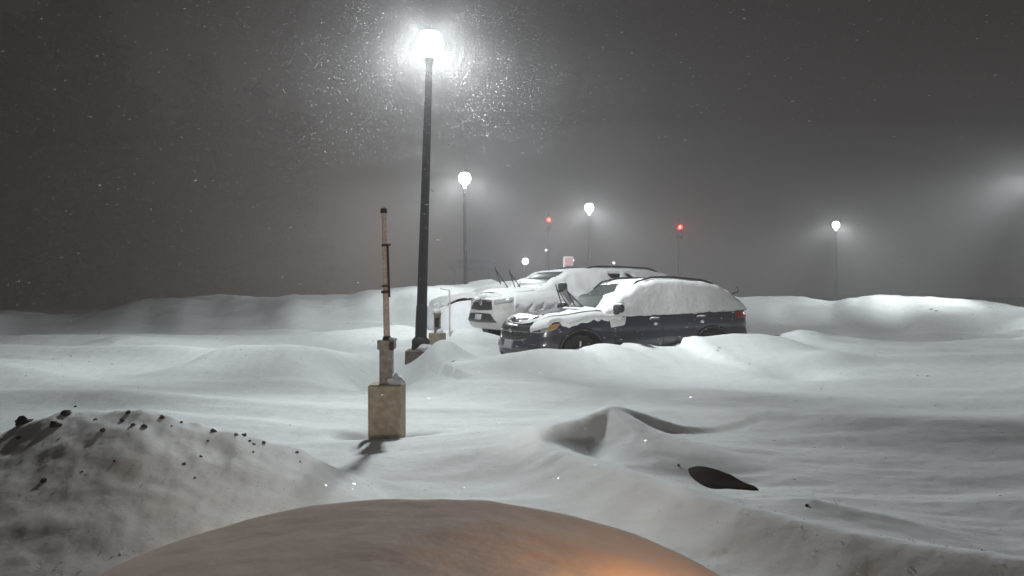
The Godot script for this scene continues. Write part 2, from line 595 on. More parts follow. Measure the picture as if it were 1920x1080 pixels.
func lamp_post(pos: Vector3, top: float, label: String, energy: float, lean := 0.0, glass := "lamp_glass", tint := Color(0.975, 1.0, 1.0), base_top := 0.0, beams := 3, scale := 1.0) -> Node3D:
	var o := thing("lamp_post", label, "lamp post", pos, 0.0, "lamp posts of the car park")
	o.rotation.z = -lean
	var hgt := top - pos.y
	if base_top > 0.0:
		var cb := Soup.new()
		box(cb, Vector3(0, base_top / 2.0 - 0.25, 0), Vector3(0.45, base_top + 0.5, 0.45), 0.02)
		part("concrete_base", cb.mesh(), M.brown_concrete, o)
		var bc := Soup.new()
		tube(bc, [Vector3(0, base_top, 0), Vector3(0, base_top + 0.10, 0), Vector3(0, base_top + 0.13, 0), Vector3(0, base_top + 0.16, 0), Vector3(0, base_top + 0.20, 0)], [0.15, 0.145, 0.15, 0.14, 0.11], 20)
		part("base_cover", bc.mesh(), M.dark_bronze_paint, o)
		var sc := part("snow_cap", blob_mesh(Vector3(0.15, 0.09, 0.13), 4, 0.25, 18, 10, true), M.car_snow, o)
		sc.position = Vector3(0.09, base_top + 0.01, 0.10)
	var ps := Soup.new()
	var y0 := base_top + 0.15 if base_top > 0.0 else -0.6
	tube(ps, [Vector3(0, y0, 0), Vector3(0, y0 + 0.55, 0), Vector3(0, y0 + 0.58, 0), Vector3(0, hgt - 0.34 * scale, 0)], [0.098 * scale, 0.093 * scale, 0.085 * scale, 0.056 * scale], 20)
	part("pole", ps.mesh(), M.dark_bronze_paint if pos.z > -30.0 and beams != 2 else M.haze_grey_paint, o)  # far poles get the grey that has haze in its colour
	var nk := Soup.new()
	tube(nk, [Vector3(0, hgt - 0.36 * scale, 0), Vector3(0, hgt - 0.27 * scale, 0), Vector3(0, hgt - 0.20 * scale, 0)], [0.05 * scale, 0.06 * scale, 0.09 * scale], 16)
	part("neck", nk.mesh(), M.dark_bronze_paint if beams == 4 else M[glass], o)
	var gl := Soup.new()
	var pts := []
	var rr := []
	for k in 15:
		var t := PI * k / 14.0
		pts.append(Vector3(0, hgt - cos(t) * 0.23 * scale, 0))
		rr.append(maxf(0.004, sin(t) * 0.225 * scale * (1.0 - 0.12 * cos(t))))
	tube(gl, pts, rr, 24)
	part("lamp_globe", gl.mesh(), M[glass], o)
	var cp := Soup.new()
	tube(cp, [Vector3(0, hgt + 0.215 * scale, 0), Vector3(0, hgt + 0.24 * scale, 0), Vector3(0, hgt + 0.29 * scale, 0)], [0.16 * scale, 0.15 * scale, 0.04 * scale], 20)
	part("lamp_cap", cp.mesh(), M.dark_bronze_paint, o)
	var li := OmniLight3D.new()
	li.name = "lamp_light"
	li.light_color = tint
	li.light_energy = energy * (0.42 if beams == 4 else 0.24)
	li.light_size = 0.2 * scale
	li.omni_range = 60.0
	li.omni_attenuation = 2.0
	li.shadow_enabled = true
	li.position = Vector3(0, hgt, 0)
	o.add_child(li)
	# the lenses throw the light out sideways and down, as a car park lamp does
	for k in beams:
		var sp := SpotLight3D.new()
		sp.name = "lamp_beam_%03d" % k
		sp.light_color = tint
		sp.light_energy = energy * ([0.85, 1.0, 0.72, 0.66][k] if beams == 4 else 1.0)
		sp.light_size = 0.2 * scale
		sp.spot_range = 60.0
		sp.spot_attenuation = 2.0
		sp.spot_angle = 44.0
		sp.spot_angle_attenuation = 1.0
		sp.shadow_enabled = true
		sp.position = Vector3(0, hgt, 0)
		sp.rotation = Vector3(deg_to_rad(-25.0 if beams == 4 and k == 0 else -31.0), TAU * k / beams + PI, 0)
		o.add_child(sp)
	return o

func build_lamps() -> void:
	var a := Vector3((787.0 - 960.0) / F * 13.0, 0.0, -13.0)
	lamp_post(a, CAM_Y + 460.0 / F * 13.0, "tall dark lamp post on a round concrete base, its lamp glaring nearest and largest", 55.0, 0.030, "lamp_glass", Color(0.975, 1.0, 1.0), 0.43, 4)
	lamp_post(Vector3(-1.66, 1.0, -28.5), CAM_Y + 210.0 / F * 28.5, "second lamp post, standing on the snow bank behind the white car", 48.0, -0.01)
	lamp_post(Vector3(3.77, 0.2, -38.6), CAM_Y + 155.0 / F * 38.6, "lamp post lit in the haze above the roof of the white car", 48.0)
	lamp_post(Vector3(19.9, 0.2, -48.6), CAM_Y + 123.0 / F * 48.6, "farthest lit lamp post alone over the snow bank at right", 50.0)
	lamp_post(Vector3(14.7, 0.3, -22.0), CAM_Y + 220.0 / F * 22.0, "lamp post just beyond the right edge, seen by its glow", 54.0)
	for g in [[0.85, 0.85, 0.0, 0.0, 0.014], [1.15, 1.12, 0.0, 0.0, 0.010], [1.5, 1.45, 0.0, -0.02, 0.007], [2.0, 1.9, 0.02, -0.04, 0.005], [2.8, 2.6, 0.05, -0.1, 0.0035], [4.6, 4.0, 0.1, -0.3, 0.0025], [8.5, 6.5, -0.5, -1.2, 0.0016]]:  # added fog shells, densest at the lamp, stand in for its bloom
		var fm := FogMaterial.new()
		fm.albedo = Color(0.95, 0.95, 0.96)
		fm.density = g[4]
		var glare_fog := FogVolume.new()
		glare_fog.name = numbered("glare_shell")
		glare_fog.shape = RenderingServer.FOG_VOLUME_SHAPE_ELLIPSOID
		glare_fog.size = Vector3(g[0], g[1], g[0] * 0.9)
		glare_fog.position = Vector3(-1.35 + g[2], 5.4 + g[3], -13.0)
		glare_fog.material = fm
		add_child(glare_fog)
		tag(glare_fog, "added fog shell that gives the nearest lamp its bloom", "blowing snow", "added bloom shells round the nearest lamp", "stuff")

# ------------------------------------------------------------------ cars

# A car faces -x with the middle of its front bumper at the origin; its left side is +z.
class Car:
	var out := PackedVector2Array()      # half outline from the middle of the front to the middle of the rear: x, z
	var nrm := PackedVector2Array()
	var arc := PackedFloat32Array()
	var top := []                        # height of the shoulder along x
	var roof := []
	var wheels := []                     # x of the axles
	var radius := 0.345
	var sill := 0.27
	var side_in := [[0.0, 0.05], [0.12, 0.012], [0.4, 0.0], [0.62, 0.016], [0.66, 0.008], [0.82, 0.02], [0.93, 0.05], [1.0, 0.11]]
	var end_in := [[0.0, 0.12], [0.1, 0.03], [0.28, 0.0], [0.42, 0.02], [0.6, 0.05], [0.85, 0.08], [0.95, 0.13], [1.0, 0.22]]
	var tumble := 0.30
	var g0 := 1.2
	var g1 := 4.7

var cw := Car.new()

func make_car(outline: Array, k: Car) -> Car:
	# Catmull-Rom through the given points, then even steps
	var dense := PackedVector2Array()
	for q in outline.size() - 1:
		var p0: Vector2 = outline[max(q - 1, 0)] if q > 0 else Vector2(outline[1].x, -outline[1].y)
		var p1: Vector2 = outline[q]
		var p2: Vector2 = outline[q + 1]
		var p3: Vector2 = outline[q + 2] if q + 2 < outline.size() else Vector2(outline[q].x, -outline[q].y)
		for t in 16:
			dense.append(p1.cubic_interpolate(p2, p0, p3, t / 16.0))
	dense.append(outline[-1])
	var acc := 0.0
	var next := 0.0
	for q in dense.size() - 1:
		var l := dense[q].distance_to(dense[q + 1])
		while next <= acc + l and l > 0.0:
			k.out.append(dense[q].lerp(dense[q + 1], (next - acc) / l))
			k.arc.append(next)
			next += 0.03
		acc += l
	k.out.append(dense[-1])
	k.arc.append(acc)
	for q in k.out.size():
		var t := k.out[min(q + 1, k.out.size() - 1)] - k.out[max(q - 1, 0)]
		if q == 0: t = Vector2(0, 1)
		if q == k.out.size() - 1: t = Vector2(0, -1)
		t = t.normalized()
		k.nrm.append(Vector2(-t.y, t.x))
	return k

func wall_i(c: Car, q: int, side: float, y: float, off := 0.0) -> Vector3:
	var p := c.out[q]
	var n := c.nrm[q]
	var t := clampf((y - c.sill) / (tab(c.top, p.x) - c.sill), 0.0, 1.0)
	var ins := lerpf(tab(c.side_in, t), tab(c.end_in, t), n.x * n.x) - off
	return Vector3(p.x - n.x * ins, y, (p.y - n.y * ins) * side)

func wall(c: Car, a: float, y: float, off := 0.0) -> Vector3:
	var b := absf(a)
	var q := clampi(int(b / 0.03), 0, c.out.size() - 2)
	var f := clampf((b - c.arc[q]) / maxf(c.arc[q + 1] - c.arc[q], 1e-5), 0.0, 1.0)
	var s := -1.0 if a < 0.0 else 1.0
	return wall_i(c, q, s, y, off).lerp(wall_i(c, q + 1, s, y, off), f)

func arc_at(c: Car, x: float) -> float: # arc of the point on the flank at x
	for q in c.out.size():
		if c.out[q].x >= x and c.out[q].y > 0.5 and absf(c.nrm[q].y) > 0.4: return c.arc[q]
	return c.arc[-1]

# a raised panel on the body's walls: corners in (arc, y), listed as lower and upper edges
func wall_patch(c: Car, lower: Array, upper: Array, off := 0.008, n := 10, m := 4) -> ArrayMesh:
	var s := Soup.new()
	var rows := []
	for j in m + 3:
		var row := PackedVector3Array()
		var v := clampf((j - 1.0) / m, 0.0, 1.0)
		for k in n + 3:
			var u := clampf((k - 1.0) / n, 0.0, 1.0)
			var lo := Vector2(tabl_v(lower, u, 0), tabl_v(lower, u, 1))
			var hi := Vector2(tabl_v(upper, u, 0), tabl_v(upper, u, 1))
			var q := lo.lerp(hi, v)
			var edge := j == 0 or j == m + 2 or k == 0 or k == n + 2
			row.append(wall(c, q.x, q.y, -0.01 if edge else off))
		rows.append(row)
	s.sheet(rows, false, Vector3(2.4, 0.7, 0))
	return s.mesh()

func tabl_v(p: Array, u: float, ax: int) -> float:
	var f := u * (p.size() - 1)
	var k := clampi(int(f), 0, p.size() - 2)
	return lerpf(p[k][ax], p[k + 1][ax], f - k)

func rect_patch(c: Car, a0: float, a1: float, y0: float, y1: float, off := 0.008) -> ArrayMesh:
	return wall_patch(c, [[a0, y0], [a1, y0]], [[a0, y1], [a1, y1]], off)

func bottom(c: Car, q: int) -> float:
	var y := c.sill
	if absf(c.nrm[q].y) > 0.5:
		for w in c.wheels:
			var dx: float = c.out[q].x - w
			var R := c.radius + 0.075
			if absf(dx) < R: y = maxf(y, c.radius + sqrt(R * R - dx * dx))
	return y

func body_shell(c: Car) -> ArrayMesh:
	var s := Soup.new()
	var n := c.out.size()
	for side in [1.0, -1.0]:
		var rows := []
		for q in n:
			var row := PackedVector3Array()
			var y0 := bottom(c, q)
			var y1 := tab(c.top, c.out[q].x)
			row.append(wall_i(c, q, side, y0, -0.05))
			for j in 17:
				row.append(wall_i(c, q, side, lerpf(y0, y1, j / 16.0)))
			rows.append(row)
		s.sheet(rows, false, Vector3(2.4, 0.6, 0))
	s.sheet(deck_rows(c), false)
	return s.mesh()

func deck_rows(c: Car, lift = null) -> Array:
	var rows := []
	for q in c.out.size():
		var y := tab(c.top, c.out[q].x)
		var l := wall_i(c, q, 1.0, y)
		var row := PackedVector3Array()
		for k in 25:
			var t := 1.0 - k / 12.0
			var p := Vector3(l.x, y + 0.055 * (1.0 - t * t) + 0.018 * exp(-pow((absf(t) - 0.55) / 0.1, 2.0)), l.z * t)
			if lift: p.y += lift.call(p, t)
			row.append(p)
		rows.append(row)
	return rows

# the cabin above the shoulder: k runs from the left belt (0) over the roof to the right belt (26)
func cabin_point(c: Car, x: float, k: int) -> Vector3:
	var belt := tab(c.top, x) - 0.03
	var rf := tab(c.roof, x)
	var h := maxf(rf - belt, 0.02)
	var wb := 0.0
	for q in c.out.size():
		if c.out[q].x >= x and q > 8:
			wb = c.out[q].y - 0.07
			break
	var side := 1.0 if k <= 13 else -1.0
	var kk := k if k <= 13 else 26 - k
	var y: float
	var z: float
	var rad := minf(0.10, h * 0.5)
	if kk <= 6:
		var t := kk / 6.0
		y = belt + (h - rad) * t
		z = wb - c.tumble * (h - rad) * t - 0.03 * t * t * h
	else:
		var z6 := wb - c.tumble * (h - rad) - 0.03 * h
		if kk <= 9:
			var w := (kk - 6) / 3.0 * PI / 2
			y = belt + h - rad + rad * sin(w) - 0.012
			z = z6 - rad * (1.0 - cos(w))
		else:
			var t2 := (kk - 9) / 4.0
			var z9 := z6 - rad
			z = z9 * (1.0 - t2)
			y = belt + h - 0.012 + 0.03 * minf(h, 0.4) * (1.0 - (1.0 - t2) * (1.0 - t2))
	return Vector3(x, y, z * side)

func cabin_rows(c: Car, x0: float, x1: float, k0: int, k1: int, step := 0.05) -> Array:
	var rows := []
	var n := int(ceil((x1 - x0) / step))
	for q in n + 1:
		var x := lerpf(x0, x1, float(q) / n)
		var row := PackedVector3Array()
		for k in range(k0, k1 + 1): row.append(cabin_point(c, x, k))
		rows.append(row)
	return rows

func normals_of(rows: Array, inside: Vector3) -> Array:
	var out := []
	for r in rows.size():
		var row := PackedVector3Array()
		for k in rows[r].size():
			var a: Vector3 = rows[min(r + 1, rows.size() - 1)][k] - rows[max(r - 1, 0)][k]
			var b: Vector3 = rows[r][min(k + 1, rows[r].size() - 1)] - rows[r][max(k - 1, 0)]
			var n := a.cross(b).normalized()
			if n.dot(rows[r][k] - inside) < 0.0: n = -n
			row.append(n)
		out.append(row)
	return out

func offset_sheet(s: Soup, rows: Array, inside: Vector3, thick: Callable) -> void:
	var nn := normals_of(rows, inside)
	var out := []
	for r in rows.size():
		var row := PackedVector3Array()
		for k in rows[r].size():
			var p: Vector3 = rows[r][k]
			row.append(p + nn[r][k] * float(thick.call(p, r, k)))
		out.append(row)
	s.sheet(out, false, inside)

func cabin_patch(c: Car, x0: float, x1: float, k0: int, k1: int, off := 0.006) -> ArrayMesh:
	var s := Soup.new()
	offset_sheet(s, cabin_rows(c, x0, x1, k0, k1), Vector3((x0 + x1) / 2, 0.7, 0), func(_p, _r, _k): return off)
	return s.mesh()

func add_wheel(c: Car, o: Node3D, x: float, side: float) -> void:
	var s := Soup.new()
	var z := 0.86 * side
	var zi := 0.64 * side
	tube(s, [Vector3(x, c.radius, zi), Vector3(x, c.radius, lerpf(zi, z, 0.15)), Vector3(x, c.radius, lerpf(zi, z, 0.85)), Vector3(x, c.radius, z), Vector3(x, c.radius, z - 0.012 * side), Vector3(x, c.radius, z - 0.03 * side)],
		[c.radius - 0.03, c.radius, c.radius, c.radius - 0.03, 0.25, 0.235], 36)
	var w := part("wheel", s.mesh(), M.tyre_rubber, o)
	var rs := Soup.new()
	tube(rs, [Vector3(x, c.radius, z - 0.028 * side), Vector3(x, c.radius, z - 0.006 * side), Vector3(x, c.radius, z - 0.004 * side), Vector3(x, c.radius, z - 0.02 * side)], [0.245, 0.245, 0.225, 0.215], 36, false)
	for k in 5:
		var a := TAU * k / 5 + 0.3
		var d := Vector3(cos(a), sin(a), 0)
		tube(rs, [Vector3(x, c.radius, z - 0.012 * side) + d * 0.03, Vector3(x, c.radius, z - 0.012 * side) + d * 0.23], [0.034, 0.024], 8)
	part("rim", rs.mesh(), M.alloy, w)
	# the dark well behind the wheel
	var ws := Soup.new()
	tube(ws, [Vector3(x, c.radius, 0.55 * side), Vector3(x, c.radius, 0.551 * side)], [c.radius + 0.08, c.radius + 0.08], 30)
	tube(ws, [Vector3(x, c.radius, 0.55 * side), Vector3(x, c.radius, 0.84 * side)], [c.radius + 0.078, c.radius + 0.078], 30, false)
	part("wheel_well", ws.mesh(), M.black_plastic, o)

func wiper(o: Node3D, foot: Vector3, tip: Vector3, called := "wiper") -> void:
	var s := Soup.new()
	tube(s, [foot, foot.lerp(tip, 0.5), tip], [0.013, 0.010, 0.008], 8)
	var dir := (tip - foot).normalized()
	var w := part(called, s.mesh(), M.black_plastic, o)
	var b := Soup.new()
	var off := Vector3(-0.03, -0.01, 0.0)
	var far := tip + Vector3(-0.05, 0.10, 0.02)
	var low := tip - dir * 0.38 + Vector3(-0.10, -0.02, -0.01)
	tube(b, [low, tip + off * 0.3, far], [0.010, 0.013, 0.009], 6)
	part("blade", b.mesh(), M.black_plastic, w)

func mirror(c: Car, o: Node3D, x: float, side: float) -> void:
	var s := Soup.new()
	var y := tab(c.top, x) + 0.10
	var z := 1.0 * side
	box(s, Vector3(x, y, z), Vector3(0.13, 0.145, 0.22), 0.035)
	box(s, Vector3(x + 0.02, y - 0.08, 0.87 * side), Vector3(0.09, 0.05, 0.16), 0.02)
	var m := part("wing_mirror", s.mesh(), M.black_plastic, o)
	var sn := part("snow_cap", blob_mesh(Vector3(0.06, 0.02, 0.10), 7, 0.2, 12, 7, true), M.car_snow, m)
	sn.position = Vector3(x, y + 0.074, z)

func build_cars() -> void:
	# ---- the blue estate
	var c := Car.new()
	c.top = [[0.0, 0.86], [0.12, 0.90], [0.5, 0.99], [1.25, 1.07], [1.6, 1.04], [2.6, 1.06], [4.0, 1.10], [4.6, 1.11], [4.82, 1.08]]
	c.roof = [[1.38, 1.06], [1.52, 1.13], [1.92, 1.40], [2.28, 1.585], [2.65, 1.655], [3.0, 1.66], [3.6, 1.62], [3.95, 1.56], [4.2, 1.46], [4.45, 1.29], [4.66, 1.13], [4.75, 1.09]]
	c.wheels = [0.95, 3.695]
	make_car([Vector2(0, 0), Vector2(0.02, 0.3), Vector2(0.075, 0.55), Vector2(0.19, 0.75), Vector2(0.45, 0.875), Vector2(0.9, 0.915), Vector2(2.4, 0.92), Vector2(3.7, 0.915), Vector2(4.3, 0.88), Vector2(4.62, 0.79), Vector2(4.77, 0.55), Vector2(4.815, 0.25), Vector2(4.82, 0)], c)
	var o := thing("parked_car", "dark blue estate car, nearest of the cars, its windows and roof under thick snow", "car", BLUE_AT, BLUE_TURN, "cars parked in the snow")
	car_common(c, o, "blue_car_paint", 2)
	part("grille", wall_patch(c, [[-0.50, 0.66], [-0.3, 0.61], [0.3, 0.61], [0.50, 0.66]], [[-0.56, 0.80], [-0.35, 0.83], [0.35, 0.83], [0.56, 0.80]], 0.006), M.grille_black, o)
	var gr := o.get_node("grille") as Node3D
	part("grille_bar", wall_patch(c, [[-0.55, 0.725], [0.55, 0.725]], [[-0.55, 0.755], [0.55, 0.755]], 0.02), M.chrome, gr)
	part("grille_slat", wall_patch(c, [[-0.5, 0.675], [0.5, 0.675]], [[-0.5, 0.69], [0.5, 0.69]], 0.014), M.black_plastic, gr)
	part("grille_surround", wall_patch(c, [[-0.50, 0.60], [-0.3, 0.575], [0.3, 0.575], [0.50, 0.60]], [[-0.51, 0.63], [-0.3, 0.60], [0.3, 0.60], [0.51, 0.63]], 0.018), M.chrome, gr)
	var em := Soup.new()
	var ec := wall(c, 0.0, 0.74, 0.028)
	tube(em, [ec, ec + Vector3(-0.012, 0, 0)], [0.075, 0.06], 20, true, 1.0)
	var emb := part("badge", em.mesh(), M.chrome, gr)
	emb.scale = Vector3(1, 0.55, 1)
	emb.position.y = 0.74 * 0.45
	for side in [1.0, -1.0]:
		var hl := part("headlight", wall_patch(c, [[0.60 * side, 0.735], [0.80 * side, 0.72], [1.02 * side, 0.76], [1.12 * side, 0.80]], [[0.58 * side, 0.79], [0.80 * side, 0.82], [1.02 * side, 0.86], [1.20 * side, 0.895]], 0.008), M.headlamp_glass, o)
		part("lamp_housing", wall_patch(c, [[0.66 * side, 0.745], [0.84 * side, 0.745]], [[0.66 * side, 0.785], [0.84 * side, 0.795]], 0.012), M.black_plastic, hl)
		part("amber_reflector", wall_patch(c, [[0.98 * side, 0.765], [1.11 * side, 0.80]], [[1.0 * side, 0.86], [1.185 * side, 0.885]], 0.014), M.amber_reflector, hl)
		part("fog_lamp_trim", wall_patch(c, [[0.62 * side, 0.44], [0.86 * side, 0.44]], [[0.60 * side, 0.53], [0.82 * side, 0.53]], 0.008), M.black_plastic, o)
		part("tail_light", wall_patch(c, [[(arc_at(c, 4.30)) * side, 0.94], [(arc_at(c, 4.30) + 0.62) * side, 0.92]], [[(arc_at(c, 4.30) - 0.03) * side, 1.07], [(arc_at(c, 4.30) + 0.62) * side, 1.075]], 0.01), M.red_lamp, o)
		var sill := Soup.new()
		part("sill_cladding", wall_patch(c, [[arc_at(c, 1.42) * side, 0.285], [arc_at(c, 3.22) * side, 0.285]], [[arc_at(c, 1.40) * side, 0.42], [arc_at(c, 3.24) * side, 0.42]], 0.012, 30), M.black_plastic, o)
		for w in c.wheels:
			var ar := Soup.new()
			var pts := []
			var rad := []
			for k in 21:
				var a := PI * k / 20.0
				var x: float = w + cos(a) * (c.radius + 0.095)
				var y := c.radius + sin(a) * (c.radius + 0.095)
				pts.append(wall(c, arc_at(c, x) * side, maxf(y, c.sill), 0.002))
				rad.append(0.028)
			tube(ar, pts, rad, 6)
			part("arch_cladding", ar.mesh(), M.black_plastic, o)
		for hx in [[2.42, 0.94], [3.42, 0.96]]:
			var ha := arc_at(c, hx[0])
			var hm := part("door_handle", wall_patch(c, [[(ha - 0.1) * side, hx[1] - 0.015], [(ha + 0.1) * side, hx[1] - 0.015]], [[(ha - 0.1) * side, hx[1] + 0.015], [(ha + 0.1) * side, hx[1] + 0.015]], 0.03, 6, 2), M.blue_car_paint, o)
			var hs := part("snow_cap", blob_mesh(Vector3(0.10, 0.016, 0.025), int(hx[0] * 10), 0.25, 12, 7, true), M.car_snow, hm)
			hs.position = wall(c, ha * side, hx[1] + 0.02, 0.02)
			var hs2 := part("snow_lump", blob_mesh(Vector3(0.045, 0.028, 0.02), int(hx[0] * 13), 0.4, 10, 7), M.car_snow, hm)
			hs2.position = wall(c, (ha + 0.02) * side, hx[1] - 0.085, 0.004)
		for dx in [1.58, 2.58, 3.45]:
			var da := arc_at(c, dx)
			part("door_seam", wall_patch(c, [[(da - 0.004) * side, 0.43 if dx < 3.0 else 0.80], [(da + 0.004) * side, 0.43 if dx < 3.0 else 0.80]], [[(da - 0.004) * side, 1.02], [(da + 0.004) * side, 1.02]], 0.0025, 2, 10), M.black_plastic, o)
	var frost := part("frosted_panel", wall_patch(c, [[arc_at(c, 1.50), 0.80], [arc_at(c, 1.78), 0.84]], [[arc_at(c, 1.48), 0.985], [arc_at(c, 1.84), 0.985]], 0.004, 8, 5), M.car_snow, o)
	frost.set_meta("label", "patch of snow stuck on the front door below the mirror")
	part("bumper_grille", wall_patch(c, [[-0.42, 0.33], [0.42, 0.33]], [[-0.50, 0.40], [0.50, 0.40]], 0.006), M.grille_black, o)
	part("number_plate", rect_patch(c, -0.155, 0.155, 0.43, 0.58, 0.022), M.plate_white, o)
	# snow on the wings, bonnet, belt and cabin
	var s := Soup.new()
	var deck := deck_rows(c)
	offset_sheet(s, deck, Vector3(2.0, 0.2, 0), func(p, _r, k):
		var t: float = 1.0 - k / 12.0
		var nn := nf.get_noise_2d(p.x * 3.0, p.z * 3.0)
		if p.x > 1.6: return 0.02
		var m := smoothstep(0.50, 0.74, t + nn * 0.22) + smoothstep(0.72, 0.95, -t + nn * 0.2) * 0.6 + smoothstep(1.22, 1.42, p.x + nn * 0.12) * 0.9
		m = maxf(m, smoothstep(0.34, 0.20, p.x + nn * 0.1) * 0.30 * smoothstep(-0.2, 0.5, t))
		return minf(m, 1.1) * 0.055 - 0.014)
	for side in [1.0, -1.0]:
		var rows := []
		for q in c.out.size():
			var row := PackedVector3Array()
			var y1 := tab(c.top, c.out[q].x)
			for j in 15: row.append(wall_i(c, q, side, lerpf(y1 - 0.28, y1, j / 14.0)))
			rows.append(row)
		offset_sheet(s, rows, Vector3(2.4, 0.6, 0), func(p, _r, _k):
			var y1 := tab(c.top, p.x)
			var nn := nf.get_noise_2d(p.x * 5.0 + side * 9.0, p.y * 5.0)
			var edge := tab([[0.0, 0.12], [0.12, 0.18], [0.3, 0.14], [0.5, 0.08], [0.7, 0.17], [1.2, 0.13], [1.65, 0.10], [1.9, 0.05], [4.0, 0.035], [4.5, 0.03], [4.8, 0.03]], p.x)
			edge = edge + nn * (0.06 if p.x < 1.8 else 0.02)
			if side < 0.0: edge = 0.03 + 0.02 * nn
			if p.x < 0.35 and absf(p.z) < 0.58: edge = -0.1
			return smoothstep(y1 - edge - 0.03, y1 - edge + 0.05, p.y) * 0.05 - 0.012)
	offset_sheet(s, cabin_rows(c, 1.35, 4.76, 0, 26, 0.04), Vector3(2.8, 0.9, 0), func(p, _r, k):
		var nn := nf.get_noise_3dv(p * 1.7)
		var th := 0.034 + 0.009 * nn
		if k >= 9 and k <= 17:
			# the windscreen is half clear, the snow hangs over from the near pillar
			if p.x < 2.33:
				var u: float = (p.x - 1.43) / 0.85
				th = lerpf(th, -0.02, smoothstep(0.50 - 0.32 * u, 0.30 - 0.30 * u, p.z + nn * 0.16))
				th = maxf(th, smoothstep(0.16, 0.0, u + nn * 0.1) * 0.06 - 0.02)
			elif p.x < 2.55: th = lerpf(-0.012, th, smoothstep(2.30, 2.5, p.x + nn * 0.1))
		elif k > 17 and p.x < 2.3: th = -0.01
		elif k < 9 and p.x < 1.9 and k > 3: th *= 0.9
		return th)
	part("snow_cover", s.mesh(), M.car_snow, o)
	o.scale = Vector3(0.955, 0.92, 0.96)
	# raised wipers
	wiper(o, Vector3(1.46, 1.13, 0.10), Vector3(1.07, 1.43, 0.22))
	wiper(o, Vector3(1.46, 1.12, -0.42), Vector3(1.14, 1.48, -0.30))
	wiper(o, Vector3(4.66, 1.27, -0.05), Vector3(5.02, 1.44, 0.08), "rear_wiper")
	rails(c, o, 2.1, 4.05)

	# ---- the white off-roader behind it
	var d := Car.new()
	d.top = [[0.0, 0.96], [0.12, 0.99], [0.5, 1.05], [1.2, 1.10], [1.6, 1.07], [2.6, 1.08], [4.0, 1.11], [4.6, 1.11], [4.7, 1.08]]
	d.roof = [[0.88, 1.09], [1.02, 1.14], [1.42, 1.36], [1.75, 1.50], [2.2, 1.555], [3.0, 1.56], [3.7, 1.54], [4.2, 1.47], [4.45, 1.34], [4.6, 1.17], [4.66, 1.11]]
	d.wheels = [0.92, 3.61]
	d.radius = 0.37
	d.sill = 0.32
	make_car([Vector2(0, 0), Vector2(0.02, 0.35), Vector2(0.06, 0.6), Vector2(0.17, 0.79), Vector2(0.42, 0.89), Vector2(0.9, 0.93), Vector2(2.4, 0.935), Vector2(3.7, 0.93), Vector2(4.3, 0.89), Vector2(4.55, 0.8), Vector2(4.66, 0.55), Vector2(4.69, 0.25), Vector2(4.7, 0)], d)
	var e := thing("parked_car", "white off-road car between the blue car and the lamp post, dark grille facing left", "car", Vector3(-0.70, 0.30, -16.2), 0.47, "cars parked in the snow")
	car_common(d, e, "white_car_paint", 3)
	var g1 := part("grille", wall_patch(d, [[-0.52, 0.72], [0.0, 0.70], [0.52, 0.72]], [[-0.42, 0.90], [0.0, 0.92], [0.42, 0.90]], 0.008), M.grille_black, e)
	part("grille_bar", wall_patch(d, [[-0.40, 0.845], [0.40, 0.845]], [[-0.40, 0.865], [0.40, 0.865]], 0.016), M.black_plastic, g1)
	var wb := Soup.new()
	var wc := wall(d, 0.0, 0.87, 0.02)
	tube(wb, [wc, wc + Vector3(-0.012, 0, 0)], [0.07, 0.06], 18)
	part("badge", wb.mesh(), M.chrome, g1)
	part("bumper_grille", wall_patch(d, [[-0.70, 0.47], [0.0, 0.45], [0.70, 0.47]], [[-0.48, 0.64], [0.0, 0.65], [0.48, 0.64]], 0.008), M.grille_black, e)
	part("number_plate", rect_patch(d, -0.14, 0.14, 0.51, 0.62, 0.02), M.plate_white, e)
	for side in [1.0, -1.0]:
		part("headlight", wall_patch(d, [[0.58 * side, 0.82], [1.02 * side, 0.87]], [[0.50 * side, 0.92], [1.10 * side, 0.97]], 0.006), M.headlamp_glass, e)
		part("tail_light", wall_patch(d, [[(arc_at(d, 4.3)) * side, 0.85], [(arc_at(d, 4.3) + 0.4) * side, 0.85]], [[(arc_at(d, 4.3)) * side, 1.08], [(arc_at(d, 4.3) + 0.4) * side, 1.08]], 0.01), M.red_lamp, e)
		for dx in [1.5, 2.5, 3.4]:
			var da := arc_at(d, dx)
			part("door_seam", wall_patch(d, [[(da - 0.004) * side, 0.5], [(da + 0.004) * side, 0.5]], [[(da - 0.004) * side, 1.08], [(da + 0.004) * side, 1.08]], 0.0025, 2, 10), M.black_plastic, e)
	var s2 := Soup.new()
	offset_sheet(s2, deck_rows(d), Vector3(2.0, 0.2, 0), func(p, _r, _k):
		var nn := nf.get_noise_2d(p.x * 2.0 + 20.0, p.z * 2.0)
		return 0.03 + 0.02 * nn)
	for side in [1.0, -1.0]:
		var rows := []
		for q in d.out.size():
			var row := PackedVector3Array()
			var y1 := tab(d.top, d.out[q].x)
			for j in 15: row.append(wall_i(d, q, side, lerpf(y1 - 0.5, y1, j / 14.0)))
			rows.append(row)
		offset_sheet(s2, rows, Vector3(2.4, 0.6, 0), func(p, _r, _k):
			var y1 := tab(d.top, p.x)
			var nn := nf.get_noise_2d(p.x * 4.0 + side * 5.0, p.y * 4.0 + 8.0)
			var edge := 0.06 + 0.05 * nn if p.x < 0.4 else 0.36 + 0.15 * nn
			return smoothstep(y1 - edge - 0.04, y1 - edge + 0.06, p.y) * 0.045 - 0.014)
